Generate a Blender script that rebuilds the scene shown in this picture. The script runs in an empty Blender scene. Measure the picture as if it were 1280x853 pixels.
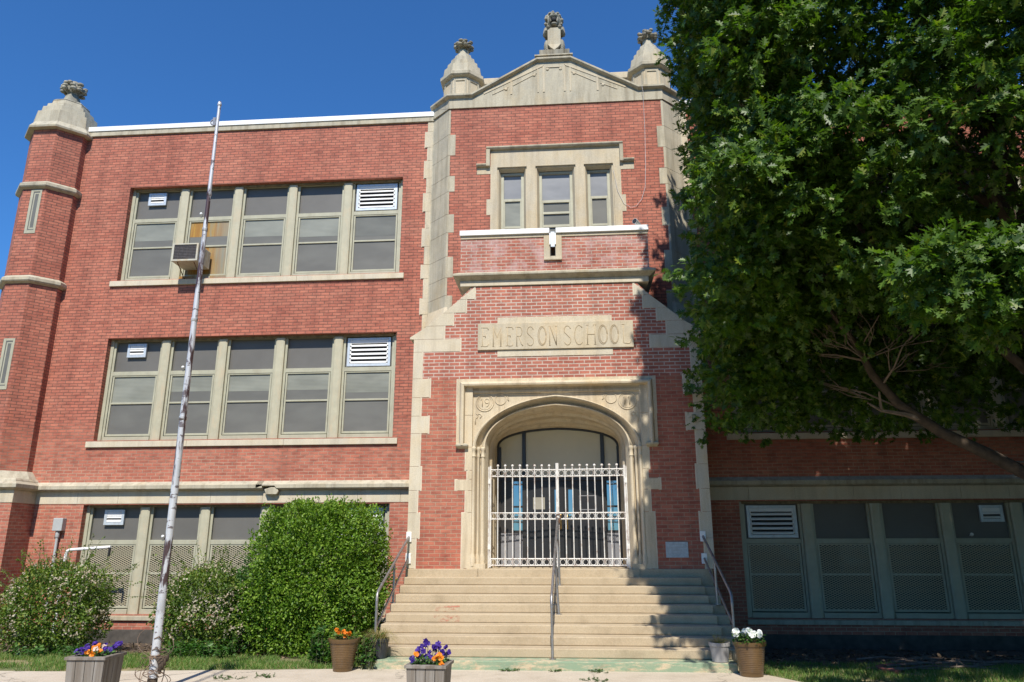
import bpy, math, random
import numpy as np
from mathutils import Vector, Matrix, noise as mnoise

R = math.radians
random.seed(7)
rng = np.random.default_rng(11)
scene = bpy.context.scene
COL = scene.collection

# ------------------------------------------------------------------ camera
F_PX, PITCH, YAW, ROLL, EYE = 930.30, 15.364, 4.494, -0.087, 1.85
cam_d = bpy.data.cameras.new('camera')
cam = bpy.data.objects.new('camera', cam_d)
COL.objects.link(cam)
cam_d.sensor_width = 36.0
cam_d.lens = F_PX / 1280.0 * 36.0
cam_d.clip_start, cam_d.clip_end = 0.05, 2000
cp, sp, cy, sy = math.cos(R(PITCH)), math.sin(R(PITCH)), math.cos(R(YAW)), math.sin(R(YAW))
fw = Vector((-sy * cp, cy * cp, sp))
rt = Vector((cy, sy, 0))
upv = rt.cross(fw)
cr, sr = math.cos(R(ROLL)), math.sin(R(ROLL))
r2 = rt * cr + upv * sr
u2 = upv * cr - rt * sr
cam.matrix_world = Matrix(((r2.x, u2.x, -fw.x, 0), (r2.y, u2.y, -fw.y, 0), (r2.z, u2.z, -fw.z, EYE), (0, 0, 0, 1)))
scene.camera = cam

# ------------------------------------------------------------------ sky, sun, exposure
SUN_EL, SUN_AZ = 51.0, -2.5          # azimuth: degrees left of straight behind the camera
world = bpy.data.worlds.new('World')
scene.world = world
world.use_nodes = True
wn = world.node_tree
bg = wn.nodes['Background']
sky = wn.nodes.new('ShaderNodeTexSky')
sky.sky_type = 'NISHITA'
sky.sun_disc = False
sky.sun_elevation = R(SUN_EL)
sky.sun_rotation = R(180 + SUN_AZ)
sky.altitude = 400
sky.air_density = 1.0
sky.dust_density = 0.15
sky.ozone_density = 4.0
tint = wn.nodes.new('ShaderNodeMixRGB')      # the polarised, saturated blue of the clear sky
tint.blend_type = 'MULTIPLY'
tint.inputs[0].default_value = 1.0
tint.inputs[2].default_value = (0.33, 0.68, 1.0, 1)
wn.links.new(sky.outputs[0], tint.inputs[1])
wn.links.new(tint.outputs[0], bg.inputs[0])
bg.inputs[1].default_value = 0.142

sun_d = bpy.data.lights.new('sun', 'SUN')
sun_d.energy = 5.0
sun_d.angle = R(0.5)
sun_d.color = (1.0, 0.95, 0.86)
sun = bpy.data.objects.new('sun', sun_d)
COL.objects.link(sun)
to_sun = Vector((-math.sin(R(SUN_AZ)) * math.cos(R(SUN_EL)), -math.cos(R(SUN_AZ)) * math.cos(R(SUN_EL)), math.sin(R(SUN_EL))))
sun.rotation_euler = to_sun.to_track_quat('Z', 'Y').to_euler()
sun.location = to_sun * 60

scene.render.engine = 'CYCLES'
scene.view_settings.view_transform = 'Standard'
scene.view_settings.look = 'None'
scene.view_settings.exposure = 0.3
scene.view_settings.gamma = 1.0
scene.view_settings.use_curve_mapping = False
scene.cycles.max_bounces = 6
scene.cycles.transparent_max_bounces = 12

# ------------------------------------------------------------------ materials
class NT:
    def __init__(s, name):
        s.m = bpy.data.materials.new(name)
        s.m.use_nodes = True
        s.t = s.m.node_tree
        s.p = s.t.nodes['Principled BSDF']
        s.out = s.t.nodes['Material Output']
    def n(s, kind, **kw):
        nd = s.t.nodes.new(kind)
        for k, v in kw.items():
            if k.startswith('i_'):
                nd.inputs[k[2:].replace('_', ' ')].default_value = v
            else:
                setattr(nd, k, v)
        return nd
    def l(s, a, b):
        s.t.links.new(a, b)
    def uv(s):
        return s.n('ShaderNodeUVMap', uv_map='UVMap').outputs[0]
    def pos(s):
        return s.n('ShaderNodeNewGeometry').outputs['Position']
    def mapping(s, vec, scale=(1, 1, 1), loc=(0, 0, 0)):
        mp = s.n('ShaderNodeMapping')
        mp.inputs['Scale'].default_value = scale
        mp.inputs['Location'].default_value = loc
        s.l(vec, mp.inputs['Vector'])
        return mp.outputs[0]
    def noise(s, vec, scale, detail=4, rough=0.6):
        nz = s.n('ShaderNodeTexNoise')
        nz.inputs['Scale'].default_value = scale
        nz.inputs['Detail'].default_value = detail
        nz.inputs['Roughness'].default_value = rough
        s.l(vec, nz.inputs['Vector'])
        return nz.outputs['Fac']
    def ramp(s, fac, stops):
        r = s.n('ShaderNodeValToRGB')
        e = r.color_ramp.elements
        while len(e) < len(stops):
            e.new(0.5)
        for el, (p, c) in zip(e, stops):
            el.position = p
            el.color = (c[0], c[1], c[2], 1) if hasattr(c, '__len__') else (c, c, c, 1)
        s.l(fac, r.inputs[0])
        return r.outputs[0]
    def mix(s, fac, a, b, blend='MIX'):
        mx = s.n('ShaderNodeMixRGB', blend_type=blend)
        for inp, v in ((0, fac), (1, a), (2, b)):
            if hasattr(v, 'is_linked') or hasattr(v, 'links'):
                s.l(v, mx.inputs[inp])
            elif inp == 0:
                mx.inputs[0].default_value = v
            else:
                mx.inputs[inp].default_value = (v[0], v[1], v[2], 1)
        return mx.outputs[0]
    def math(s, op, a, b=0.0):
        mn = s.n('ShaderNodeMath', operation=op)
        for i, v in ((0, a), (1, b)):
            if hasattr(v, 'links'):
                s.l(v, mn.inputs[i])
            else:
                mn.inputs[i].default_value = v
        return mn.outputs[0]
    def bump(s, h, strength=0.3, dist=0.01):
        b = s.n('ShaderNodeBump')
        b.inputs['Strength'].default_value = strength
        b.inputs['Distance'].default_value = dist
        s.l(h, b.inputs['Height'])
        s.l(b.outputs[0], s.p.inputs['Normal'])
    def base(s, c):
        if hasattr(c, 'links'):
            s.l(c, s.p.inputs['Base Color'])
        else:
            s.p.inputs['Base Color'].default_value = (c[0], c[1], c[2], 1)
    def rough(s, v):
        if hasattr(v, 'links'):
            s.l(v, s.p.inputs['Roughness'])
        else:
            s.p.inputs['Roughness'].default_value = v
    def sep(s, vec):
        sx = s.n('ShaderNodeSeparateXYZ')
        s.l(vec, sx.inputs[0])
        return sx.outputs

def brick_mat(name, c1, c2, mortar, msize, white=0.0, smooth=0.15, tone=0.25, low=None):
    t = NT(name)
    uv = t.uv()
    wob = t.noise(uv, 1.7, 2)
    # slight waviness of the courses
    vm = t.n('ShaderNodeVectorMath', operation='MULTIPLY_ADD')
    t.l(wob, vm.inputs[0])
    vm.inputs[1].default_value = (0.012, 0.012, 0)
    t.l(uv, vm.inputs[2])
    b = t.n('ShaderNodeTexBrick')
    b.offset = 0.5
    b.inputs['Scale'].default_value = 1.0
    b.inputs['Brick Width'].default_value = 0.223
    b.inputs['Row Height'].default_value = 0.0776
    b.inputs['Mortar Size'].default_value = msize
    b.inputs['Mortar Smooth'].default_value = smooth
    b.inputs['Bias'].default_value = 0.0
    b.inputs['Color1'].default_value = (*c1, 1)
    b.inputs['Color2'].default_value = (*c2, 1)
    b.inputs['Mortar'].default_value = (*mortar, 1)
    if low:      # the lower storeys were repointed with a paler mortar
        zz = t.sep(uv)[1]
        zz = t.math('ADD', zz, t.math('MULTIPLY', t.noise(uv, 0.6, 3), 3.0))
        t.l(t.mix(t.ramp(t.math('MULTIPLY', zz, 0.1), [(0.50, 0.9), (0.64, 0.0)]), mortar, low), b.inputs['Mortar'])
    t.l(vm.outputs[0], b.inputs['Vector'])
    # per brick tone from a coarse cell noise
    big = t.noise(uv, 0.55, 5, 0.65)
    fine = t.noise(uv, 38, 3, 0.7)
    cells = t.noise(t.mapping(uv, (4.48, 12.9, 1)), 1.0, 1, 0.5)
    col = t.mix(tone * 1.6, b.outputs['Color'], t.ramp(cells, [(0.3, (0.50, 0.48, 0.47)), (0.5, (1, 1, 1)), (0.72, (1.28, 1.2, 1.12))]), 'MULTIPLY')
    col = t.mix(0.7, col, t.ramp(big, [(0.3, (0.80, 0.78, 0.78)), (0.55, (1, 1, 1)), (0.75, (1.10, 1.08, 1.05))]), 'MULTIPLY')
    col = t.mix(0.45, col, t.ramp(fine, [(0.3, (0.7, 0.68, 0.66)), (0.6, (1.1, 1.1, 1.1))]), 'MULTIPLY')
    strk = t.noise(t.mapping(uv, (2.6, 0.16, 1), (1.3, 0.4, 0)), 1.0, 5, 0.6)
    col = t.mix(0.6, col, t.ramp(strk, [(0.34, (0.72, 0.70, 0.70)), (0.5, (1, 1, 1)), (0.68, (1.10, 1.10, 1.08))]), 'MULTIPLY')
    patch = t.noise(t.mapping(uv, (0.5, 1.1, 1), (7, 2, 0)), 1.0, 4, 0.75)
    col = t.mix(0.5, col, t.ramp(patch, [(0.36, (0.86, 0.72, 0.70)), (0.5, (1, 1, 1)), (0.64, (1.06, 1.22, 1.25))]), 'MULTIPLY')
    if white > 0:
        ef = t.ramp(t.noise(uv, 2.3, 6, 0.7), [(0.46, 0.0), (0.62, white)])
        col = t.mix(ef, col, (0.55, 0.40, 0.38))
    # a scatter of pale chips
    chip = t.ramp(t.noise(uv, 9.0, 2, 0.5), [(0.73, 0.0), (0.76, 1.0)])
    chip2 = t.math('MULTIPLY', chip, 0.45)
    col = t.mix(chip2, col, (0.48, 0.33, 0.25))
    t.base(col)
    t.rough(0.88)
    h = t.math('SUBTRACT', 1.0, b.outputs['Fac'])
    h2 = t.math('ADD', h, t.math('MULTIPLY', fine, 0.35))
    t.bump(h2, 0.65, 0.008)
    return t.m

def stone_mat(name, c_a, c_b, grey, grey_amt=0.5, streak=0.4, bump=0.25):
    t = NT(name)
    p = t.pos()
    n1 = t.noise(p, 1.3, 6, 0.65)
    n2 = t.noise(p, 45, 3, 0.6)
    col = t.ramp(n1, [(0.3, c_a), (0.62, c_b)])
    gm = t.ramp(t.noise(t.mapping(p, (1, 1, 0.8), (3, 1, 7)), 2.1, 7, 0.7), [(0.42, 0.0), (0.7, grey_amt)])
    col = t.mix(gm, col, grey)
    st = t.ramp(t.noise(t.mapping(p, (5, 5, 0.45)), 1.4, 5, 0.6), [(0.47, 0.0), (0.68, min(1, streak * 1.5))])
    col = t.mix(st, col, (grey[0] * 0.66, grey[1] * 0.58, grey[2] * 0.48))
    warm = t.ramp(t.noise(t.mapping(p, (1.7, 1.7, 0.9), (11, 5, 2)), 1.0, 4, 0.6), [(0.55, 0.0), (0.72, 0.45)])
    col = t.mix(warm, col, (c_b[0] * 0.95, c_b[1] * 0.80, c_b[2] * 0.58))
    col = t.mix(0.5, col, t.ramp(n2, [(0.3, (0.75, 0.74, 0.72)), (0.6, (1.08, 1.08, 1.08))]), 'MULTIPLY')
    t.base(col)
    t.rough(0.9)
    t.bump(t.math('ADD', t.math('MULTIPLY', n1, 0.6), n2), bump, 0.006)
    return t.m

def flat_mat(name, c, rough=0.6, metal=0.0, var=0.2, scale=6, spec=0.5, bump=0.0, dirt=None, dirt_amt=0.5):
    t = NT(name)
    p = t.pos()
    n1 = t.noise(p, scale, 5, 0.65)
    lo = tuple(x * (1 - var) for x in c)
    hi = tuple(min(1, x * (1 + var)) for x in c)
    col = t.ramp(n1, [(0.3, lo), (0.7, hi)])
    if dirt:
        dm = t.ramp(t.noise(t.mapping(p, (1, 1, 0.35)), scale * 1.6, 6, 0.7), [(0.5, 0.0), (0.68, dirt_amt)])
        col = t.mix(dm, col, dirt)
    t.base(col)
    t.rough(rough)
    t.p.inputs['Metallic'].default_value = metal
    t.p.inputs['Specular IOR Level'].default_value = spec
    if bump:
        t.bump(t.noise(p, scale * 8, 3), bump, 0.004)
    return t.m

def leaf_mat(name, stops, rough=0.45, trans=0.35, spec=0.4):
    t = NT(name)
    g = t.n('ShaderNodeNewGeometry')
    col = t.ramp(g.outputs['Random Per Island'], stops)
    t.base(col)
    t.rough(rough)
    t.p.inputs['Specular IOR Level'].default_value = spec
    tr = t.n('ShaderNodeBsdfTranslucent')
    tc = t.mix(1.0, col, (1.15, 1.35, 0.35), 'MULTIPLY')
    t.l(tc, tr.inputs[0])
    mx = t.n('ShaderNodeMixShader')
    mx.inputs[0].default_value = trans
    t.l(t.p.outputs[0], mx.inputs[1])
    t.l(tr.outputs[0], mx.inputs[2])
    t.l(mx.outputs[0], t.out.inputs[0])
    return t.m

M = {}
M['brick'] = brick_mat('red_brick', (0.465, 0.165, 0.106), (0.385, 0.122, 0.079), (0.17, 0.08, 0.058), 0.008, tone=0.30, low=(0.46, 0.30, 0.21))
M['brick_porch'] = brick_mat('porch_brick', (0.44, 0.148, 0.092), (0.36, 0.108, 0.070), (0.38, 0.235, 0.16), 0.0085, tone=0.25)
M['brick_pointed'] = brick_mat('repointed_brick', (0.43, 0.148, 0.098), (0.37, 0.115, 0.078), (0.52, 0.41, 0.34), 0.011, tone=0.25)
M['brick_bloom'] = brick_mat('parapet_brick', (0.44, 0.155, 0.105), (0.37, 0.12, 0.083), (0.50, 0.39, 0.32), 0.010, white=0.5, tone=0.25)
M['stone'] = stone_mat('limestone', (0.50, 0.41, 0.27), (0.56, 0.48, 0.345), (0.45, 0.42, 0.35), 0.6, 0.25)
M['stone_pale'] = stone_mat('pale_limestone', (0.55, 0.465, 0.325), (0.60, 0.53, 0.405), (0.47, 0.44, 0.37), 0.5, 0.2)
M['stone_grey'] = stone_mat('weathered_limestone', (0.43, 0.38, 0.275), (0.49, 0.44, 0.33), (0.32, 0.30, 0.24), 0.7, 0.38)
M['stone_old'] = stone_mat('lichen_stone', (0.27, 0.25, 0.20), (0.36, 0.335, 0.26), (0.13, 0.125, 0.10), 0.8, 0.6, 0.6)
M['portal'] = stone_mat('portal_limestone', (0.56, 0.45, 0.30), (0.62, 0.53, 0.38), (0.44, 0.38, 0.29), 0.4, 0.3)
M['joint'] = flat_mat('mortar_joint', (0.60, 0.52, 0.40), 0.9)
M['paint'] = flat_mat('tan_window_paint', (0.39, 0.375, 0.275), 0.55, var=0.12, scale=3, dirt=(0.27, 0.23, 0.15), dirt_amt=0.35)
M['mullion'] = flat_mat('mullion_paint', (0.43, 0.40, 0.285), 0.6, var=0.1, scale=4, dirt=(0.5, 0.4, 0.26), dirt_amt=0.6)
M['panel'] = flat_mat('dark_transom_panel', (0.125, 0.118, 0.105), 0.5, var=0.1, scale=1.2)
M['soffit'] = flat_mat('wood_soffit', (0.20, 0.15, 0.08), 0.8, var=0.4, scale=9)
M['alu'] = flat_mat('galvanised_frame', (0.55, 0.60, 0.64), 0.45, 0.3, var=0.1, dirt=(0.3, 0.25, 0.2), dirt_amt=0.3)
M['white_slat'] = flat_mat('white_slat', (0.78, 0.78, 0.76), 0.5, var=0.05)
M['white_metal'] = flat_mat('white_coping_metal', (0.80, 0.80, 0.78), 0.45, var=0.04, scale=2)
M['black'] = flat_mat('dark_void', (0.012, 0.012, 0.012), 0.8)
M['bronze'] = flat_mat('dark_bronze_frame', (0.028, 0.025, 0.022), 0.4, var=0.2)
M['door'] = flat_mat('dark_door', (0.016, 0.016, 0.017), 0.42, var=0.3, scale=2)
M['kick'] = flat_mat('grey_kick_panel', (0.20, 0.20, 0.21), 0.5, var=0.08)
M['transom'] = flat_mat('cream_transom', (0.58, 0.53, 0.38), 0.5, var=0.06, scale=1)
M['paper'] = flat_mat('paper_notice', (0.30, 0.28, 0.23), 0.8, var=0.05)
M['brass'] = flat_mat('brass_handle', (0.5, 0.36, 0.12), 0.35, 0.9)
M['gate'] = flat_mat('white_gate_paint', (0.70, 0.68, 0.64), 0.5, var=0.08, scale=12, dirt=(0.22, 0.09, 0.04), dirt_amt=0.75)
M['rail'] = flat_mat('worn_handrail', (0.34, 0.33, 0.32), 0.42, 0.75, var=0.2, scale=9, dirt=(0.20, 0.11, 0.07), dirt_amt=0.6)
M['pole'] = flat_mat('peeling_silver_paint', (0.60, 0.60, 0.61), 0.42, 0.55, var=0.1, scale=5, dirt=(0.13, 0.085, 0.075), dirt_amt=0.0)
M['rust'] = flat_mat('rust', (0.16, 0.075, 0.035), 0.9, var=0.4, scale=14, bump=0.4)
M['ac_white'] = flat_mat('aged_appliance_white', (0.48, 0.455, 0.37), 0.5, var=0.1, dirt=(0.42, 0.24, 0.05), dirt_amt=0.5)
M['ac_grille'] = flat_mat('grille_fins', (0.10, 0.085, 0.075), 0.5, 0.4, var=0.3, scale=20)
M['grey_box'] = flat_mat('grey_utility_box', (0.40, 0.41, 0.40), 0.5, var=0.08)
M['pvc'] = flat_mat('white_pvc', (0.78, 0.77, 0.74), 0.4, var=0.05)
M['plaque'] = flat_mat('weathered_plaque', (0.42, 0.46, 0.47), 0.6, var=0.2, scale=16)
M['cable'] = flat_mat('white_cable', (0.62, 0.60, 0.60), 0.6)
M['pot'] = flat_mat('brown_glazed_pot', (0.115, 0.066, 0.026), 0.35, var=0.25, scale=4)
M['pot_dark'] = flat_mat('black_pot', (0.03, 0.032, 0.036), 0.5, var=0.3)
M['pot_grey'] = flat_mat('grey_pot', (0.30, 0.29, 0.28), 0.7, var=0.2)
M['soil'] = flat_mat('potting_soil', (0.045, 0.032, 0.022), 0.95, var=0.4, scale=30, bump=0.6)
M['bark'] = flat_mat('bark', (0.065, 0.045, 0.03), 0.95, var=0.5, scale=9, bump=0.9)
M['twig'] = flat_mat('dead_twig', (0.16, 0.12, 0.09), 0.9, var=0.3, scale=9)
M['stem'] = flat_mat('green_stem', (0.07, 0.08, 0.03), 0.8, var=0.3)
M['foundation'] = flat_mat('dark_foundation', (0.075, 0.065, 0.055), 0.95, var=0.4, scale=4, bump=0.3)
M['edging'] = flat_mat('edging_brick', (0.24, 0.085, 0.06), 0.9, var=0.3, scale=8, bump=0.4)
M['wire'] = flat_mat('rusty_wire', (0.19, 0.13, 0.09), 0.7, 0.4)

def pane_mat(name, top, bot, rough=0.18, stripes=0.0, coat=0.35):
    """glass over a blind or an insect screen"""
    t = NT(name)
    p = t.pos()
    n1 = t.noise(t.mapping(p, (0.6, 0.6, 1.4)), 2.2, 3, 0.5)
    col = t.ramp(n1, [(0.35, bot), (0.65, top)])
    if stripes:
        w = t.n('ShaderNodeTexWave', bands_direction='Z')
        w.inputs['Scale'].default_value = 9.0
        w.inputs['Distortion'].default_value = 0.6
        t.l(p, w.inputs['Vector'])
        col = t.mix(stripes, col, t.ramp(w.outputs['Fac'], [(0.2, (0.7, 0.7, 0.7)), (0.7, (1.1, 1.1, 1.1))]), 'MULTIPLY')
    t.base(col)
    t.rough(0.7)
    t.p.inputs['Coat Weight'].default_value = coat
    t.p.inputs['Coat Roughness'].default_value = rough
    wv = t.noise(p, 0.9, 2)
    bp = t.n('ShaderNodeBump')
    bp.inputs['Strength'].default_value = 0.35
    bp.inputs['Distance'].default_value = 0.05
    t.l(wv, bp.inputs['Height'])
    t.l(bp.outputs[0], t.p.inputs['Coat Normal'])
    t.p.inputs['Coat IOR'].default_value = 1.7
    t.p.inputs['Specular IOR Level'].default_value = 0.3
    return t.m
M['pane_blind'] = pane_mat('glass_over_blind', (0.265, 0.27, 0.225), (0.20, 0.205, 0.172), stripes=0.5)
M['pane_blind_dark'] = pane_mat('glass_over_dark_blind', (0.165, 0.165, 0.14), (0.13, 0.13, 0.11), stripes=0.35)
M['pane_screen'] = pane_mat('insect_screen_glass', (0.122, 0.120, 0.108), (0.148, 0.146, 0.13), rough=0.4, coat=0.2)
M['pane_dark'] = pane_mat('dark_room_glass', (0.03, 0.032, 0.034), (0.02, 0.02, 0.022), rough=0.08, coat=0.35)
M['door_glass'] = pane_mat('door_glass', (0.01, 0.011, 0.012), (0.006, 0.006, 0.007), rough=0.02, coat=1.0)
M['door_glass'].node_tree.nodes['Principled BSDF'].inputs['Specular IOR Level'].default_value = 1.0
M['door_glass'].node_tree.nodes['Principled BSDF'].inputs['Roughness'].default_value = 0.05
M['door_glass'].node_tree.nodes['Principled BSDF'].inputs['Coat IOR'].default_value = 2.05
M['door_glass'].node_tree.nodes['Principled BSDF'].inputs['IOR'].default_value = 2.0

def rust_pane():
    t = NT('rust_stained_panel')
    p = t.pos()
    s = t.noise(t.mapping(p, (9, 9, 0.5)), 1.2, 5, 0.6)
    b = t.noise(p, 2.0, 4)
    col = t.ramp(s, [(0.36, (0.24, 0.21, 0.13)), (0.46, (0.34, 0.20, 0.04)), (0.56, (0.27, 0.12, 0.012)), (0.70, (0.38, 0.22, 0.03))])
    col = t.mix(0.5, col, t.ramp(b, [(0.3, (0.8, 0.8, 0.8)), (0.7, (1.15, 1.1, 1))]), 'MULTIPLY')
    # the run-off is heaviest above the middle of the appliance and thins out to the right
    xx = t.math('ADD', t.sep(p)[0], t.math('MULTIPLY', t.noise(t.mapping(p, (6, 6, 0.8)), 1.0, 4), 0.5))
    thin = t.ramp(t.math('MULTIPLY', t.math('ADD', xx, 10.2), 0.5), [(0.50, 0.0), (0.66, 0.65)])
    t.base(t.mix(thin, col, (0.23, 0.225, 0.18)))
    t.rough(0.6)
    return t.m
M['rust_pane'] = rust_pane()

def mesh_screen():
    """expanded-metal guard: diamond wires with see-through holes"""
    t = NT('expanded_metal_screen')
    uv = t.uv()
    o = t.sep(uv)
    a = t.math('ADD', t.math('MULTIPLY', o[0], 1 / 0.10), t.math('MULTIPLY', o[1], 1 / 0.049))
    b = t.math('SUBTRACT', t.math('MULTIPLY', o[0], 1 / 0.10), t.math('MULTIPLY', o[1], 1 / 0.049))
    def tri(x):
        return t.math('ABSOLUTE', t.math('SUBTRACT', t.math('FRACT', x), 0.5))
    mn = t.math('MAXIMUM', tri(a), tri(b))
    wire = t.math('GREATER_THAN', mn, 0.365)
    t.base((0.44, 0.39, 0.26))
    t.rough(0.6)
    tr = t.n('ShaderNodeBsdfTransparent')
    mx = t.n('ShaderNodeMixShader')
    t.l(wire, mx.inputs[0])
    t.l(tr.outputs[0], mx.inputs[1])
    t.l(t.p.outputs[0], mx.inputs[2])
    t.l(mx.outputs[0], t.out.inputs[0])
    return t.m
M['mesh'] = mesh_screen()

def pole_mat():
    t = M['pole'].node_tree
    w = NT('peeling_silver_pole')
    p = w.pos()
    zc = w.math('MULTIPLY', w.sep(p)[2], 0.1)
    bare = w.ramp(zc, [(0.125, 0.0), (0.14, 0.55), (0.19, 0.45), (0.21, 0.0), (0.34, 0.12), (0.52, 0.18), (0.56, 0.42), (0.70, 0.36), (0.73, 0.05)])
    base = w.ramp(w.noise(p, 4, 4), [(0.3, (0.52, 0.52, 0.54)), (0.7, (0.66, 0.66, 0.67))])
    peel = w.ramp(w.noise(w.mapping(p, (7, 7, 2.3)), 1.0, 6, 0.65), [(0.535, 0.0), (0.575, 1.0)])
    band = w.ramp(w.noise(w.mapping(p, (0.3, 0.3, 0.55), (0, 0, 0.33)), 1.0, 2, 0.5), [(0.52, 0.0), (0.60, 0.75)])
    spots = w.ramp(w.noise(w.mapping(p, (8, 8, 15)), 1.0, 4, 0.6), [(0.575, 0.0), (0.615, 1.0)])
    f = w.math('MAXIMUM', w.math('MULTIPLY', peel, band), spots)
    thr = w.noise(w.mapping(p, (9, 9, 1.6), (2, 4, 1)), 1.0, 6, 0.65)
    gone = w.ramp(w.math('ADD', thr, w.math('MULTIPLY', bare, 0.5)), [(0.60, 0.0), (0.66, 1.0)])
    f = w.math('MAXIMUM', w.math('MULTIPLY', f, 0.8), gone)
    col = w.mix(f, base, (0.085, 0.05, 0.05))
    w.base(col)
    w.rough(0.38)
    w.p.inputs['Metallic'].default_value = 0.25
    w.bump(f, 0.3, 0.003)
    return w.m
M['pole'] = pole_mat()

def concrete(name, a, b, stain, joints=0.0, cracks=True, paintmask=None):
    t = NT(name)
    p = t.pos()
    n1 = t.noise(p, 0.9, 7, 0.68)
    n2 = t.noise(p, 60, 3, 0.7)
    col = t.ramp(n1, [(0.3, a), (0.7, b)])
    st = t.ramp(t.noise(t.mapping(p, (1, 1, 1), (5, 3, 1)), 2.6, 7, 0.7), [(0.5, 0.0), (0.72, 0.6)])
    col = t.mix(st, col, stain)
    col = t.mix(0.6, col, t.ramp(n2, [(0.3, (0.72, 0.7, 0.68)), (0.62, (1.1, 1.1, 1.1))]), 'MULTIPLY')
    h = n2
    if cracks:
        v = t.n('ShaderNodeTexVoronoi', feature='DISTANCE_TO_EDGE')
        v.inputs['Scale'].default_value = 0.45
        wv = t.n('ShaderNodeVectorMath', operation='MULTIPLY_ADD')
        t.l(t.noise(p, 2.5, 4), wv.inputs[0])
        wv.inputs[1].default_value = (0.8, 0.8, 0.8)
        t.l(p, wv.inputs[2])
        t.l(wv.outputs[0], v.inputs['Vector'])
        ck = t.ramp(v.outputs['Distance'], [(0.0, 1.0), (0.012, 0.0)])
        col = t.mix(t.math('MULTIPLY', ck, 0.6), col, (0.08, 0.07, 0.05))
    t.base(col)
    t.rough(0.92)
    t.bump(h, 0.25, 0.004)
    return t, col
tc, _ = concrete('sidewalk_concrete', (0.46, 0.39, 0.30), (0.55, 0.48, 0.38), (0.36, 0.30, 0.22))
M['sidewalk'] = tc.m
tc, _ = concrete('step_concrete', (0.415, 0.325, 0.21), (0.485, 0.395, 0.27), (0.30, 0.235, 0.15), cracks=False)
M['steps'] = tc.m

def worn_paint():
    t, col = concrete('worn_painted_kerb', (0.50, 0.40, 0.26), (0.56, 0.46, 0.31), (0.4, 0.32, 0.2), cracks=False)
    p = t.pos()
    g = t.ramp(t.noise(t.mapping(p, (0.7, 1, 3)), 4.5, 9, 0.78), [(0.47, 0.75), (0.60, 0.0)])
    r = t.ramp(t.noise(t.mapping(p, (0.9, 1, 2), (9, 0, 4)), 5.0, 8, 0.75), [(0.54, 0.0), (0.66, 0.55)])
    col = t.mix(r, col, (0.45, 0.17, 0.10))
    col = t.mix(g, col, (0.13, 0.26, 0.17))
    t.base(col)
    return t.m
M['kerb'] = worn_paint()

def grass_ground():
    t = NT('lawn_ground')
    p = t.pos()
    n1 = t.noise(p, 0.8, 6, 0.7)
    n2 = t.noise(p, 14, 5, 0.7)
    col = t.ramp(n1, [(0.35, (0.10, 0.14, 0.04)), (0.5, (0.19, 0.18, 0.08)), (0.62, (0.34, 0.26, 0.14))])
    col = t.mix(0.6, col, t.ramp(n2, [(0.3, (0.5, 0.5, 0.45)), (0.7, (1.2, 1.2, 1.1))]), 'MULTIPLY')
    t.base(col)
    t.rough(0.95)
    t.bump(n2, 0.6, 0.03)
    return t.m
M['lawn'] = grass_ground()
def soil_ground():
    t = NT('bare_soil')
    p = t.pos()
    n1 = t.noise(p, 1.2, 6, 0.7)
    n2 = t.noise(p, 25, 5, 0.75)
    col = t.ramp(n1, [(0.3, (0.07, 0.05, 0.035)), (0.7, (0.15, 0.11, 0.075))])
    col = t.mix(0.8, col, t.ramp(n2, [(0.3, (0.45, 0.45, 0.45)), (0.7, (1.3, 1.25, 1.2))]), 'MULTIPLY')
    t.base(col)
    t.rough(0.97)
    t.bump(n2, 0.8, 0.03)
    return t.m
M['bed'] = soil_ground()
M['asphalt'] = flat_mat('asphalt', (0.05, 0.05, 0.05), 0.9, var=0.2, scale=20, bump=0.3)

def wood_mat():
    t = NT('weathered_planks')
    uv = t.uv()
    n1 = t.noise(t.mapping(uv, (22, 1.2, 1)), 1.0, 5, 0.6)
    n2 = t.noise(t.mapping(uv, (7.2, 0.02, 1)), 1.0, 0)
    col = t.ramp(n1, [(0.3, (0.15, 0.13, 0.11)), (0.7, (0.255, 0.235, 0.21))])
    col = t.mix(0.8, col, t.ramp(n2, [(0.35, (0.75, 0.68, 0.6)), (0.65, (1.15, 1.15, 1.15))]), 'MULTIPLY')
    t.base(col)
    t.rough(0.85)
    t.bump(n1, 0.3, 0.004)
    return t.m
M['wood'] = wood_mat()

M['oak_leaf'] = leaf_mat('oak_leaf', [(0.0, (0.036, 0.080, 0.012)), (0.5, (0.070, 0.140, 0.018)), (0.9, (0.108, 0.188, 0.024)), (1.0, (0.20, 0.24, 0.03))], 0.42, 0.40, 0.35)
M['hedge_leaf'] = leaf_mat('hedge_leaf', [(0.0, (0.07, 0.145, 0.014)), (0.5, (0.13, 0.245, 0.02)), (1.0, (0.26, 0.37, 0.05))], 0.45, 0.35, 0.35)
M['shrub_leaf'] = leaf_mat('shrub_leaf', [(0.0, (0.06, 0.11, 0.018)), (0.5, (0.115, 0.195, 0.028)), (0.85, (0.19, 0.26, 0.04)), (1.0, (0.30, 0.31, 0.07))], 0.5, 0.36)
M['weed_leaf'] = leaf_mat('weed_leaf', [(0.0, (0.03, 0.09, 0.015)), (0.6, (0.06, 0.15, 0.025)), (1.0, (0.12, 0.22, 0.05))], 0.5, 0.3)
M['blossom'] = leaf_mat('pale_blossom', [(0.0, (0.36, 0.28, 0.20)), (0.5, (0.42, 0.35, 0.26)), (1.0, (0.52, 0.46, 0.36))], 0.7, 0.2)
M['grass_blade'] = leaf_mat('grass_blade', [(0.0, (0.08, 0.17, 0.03)), (0.6, (0.14, 0.25, 0.045)), (0.85, (0.26, 0.28, 0.09)), (1.0, (0.44, 0.35, 0.18))], 0.6, 0.35)
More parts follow.
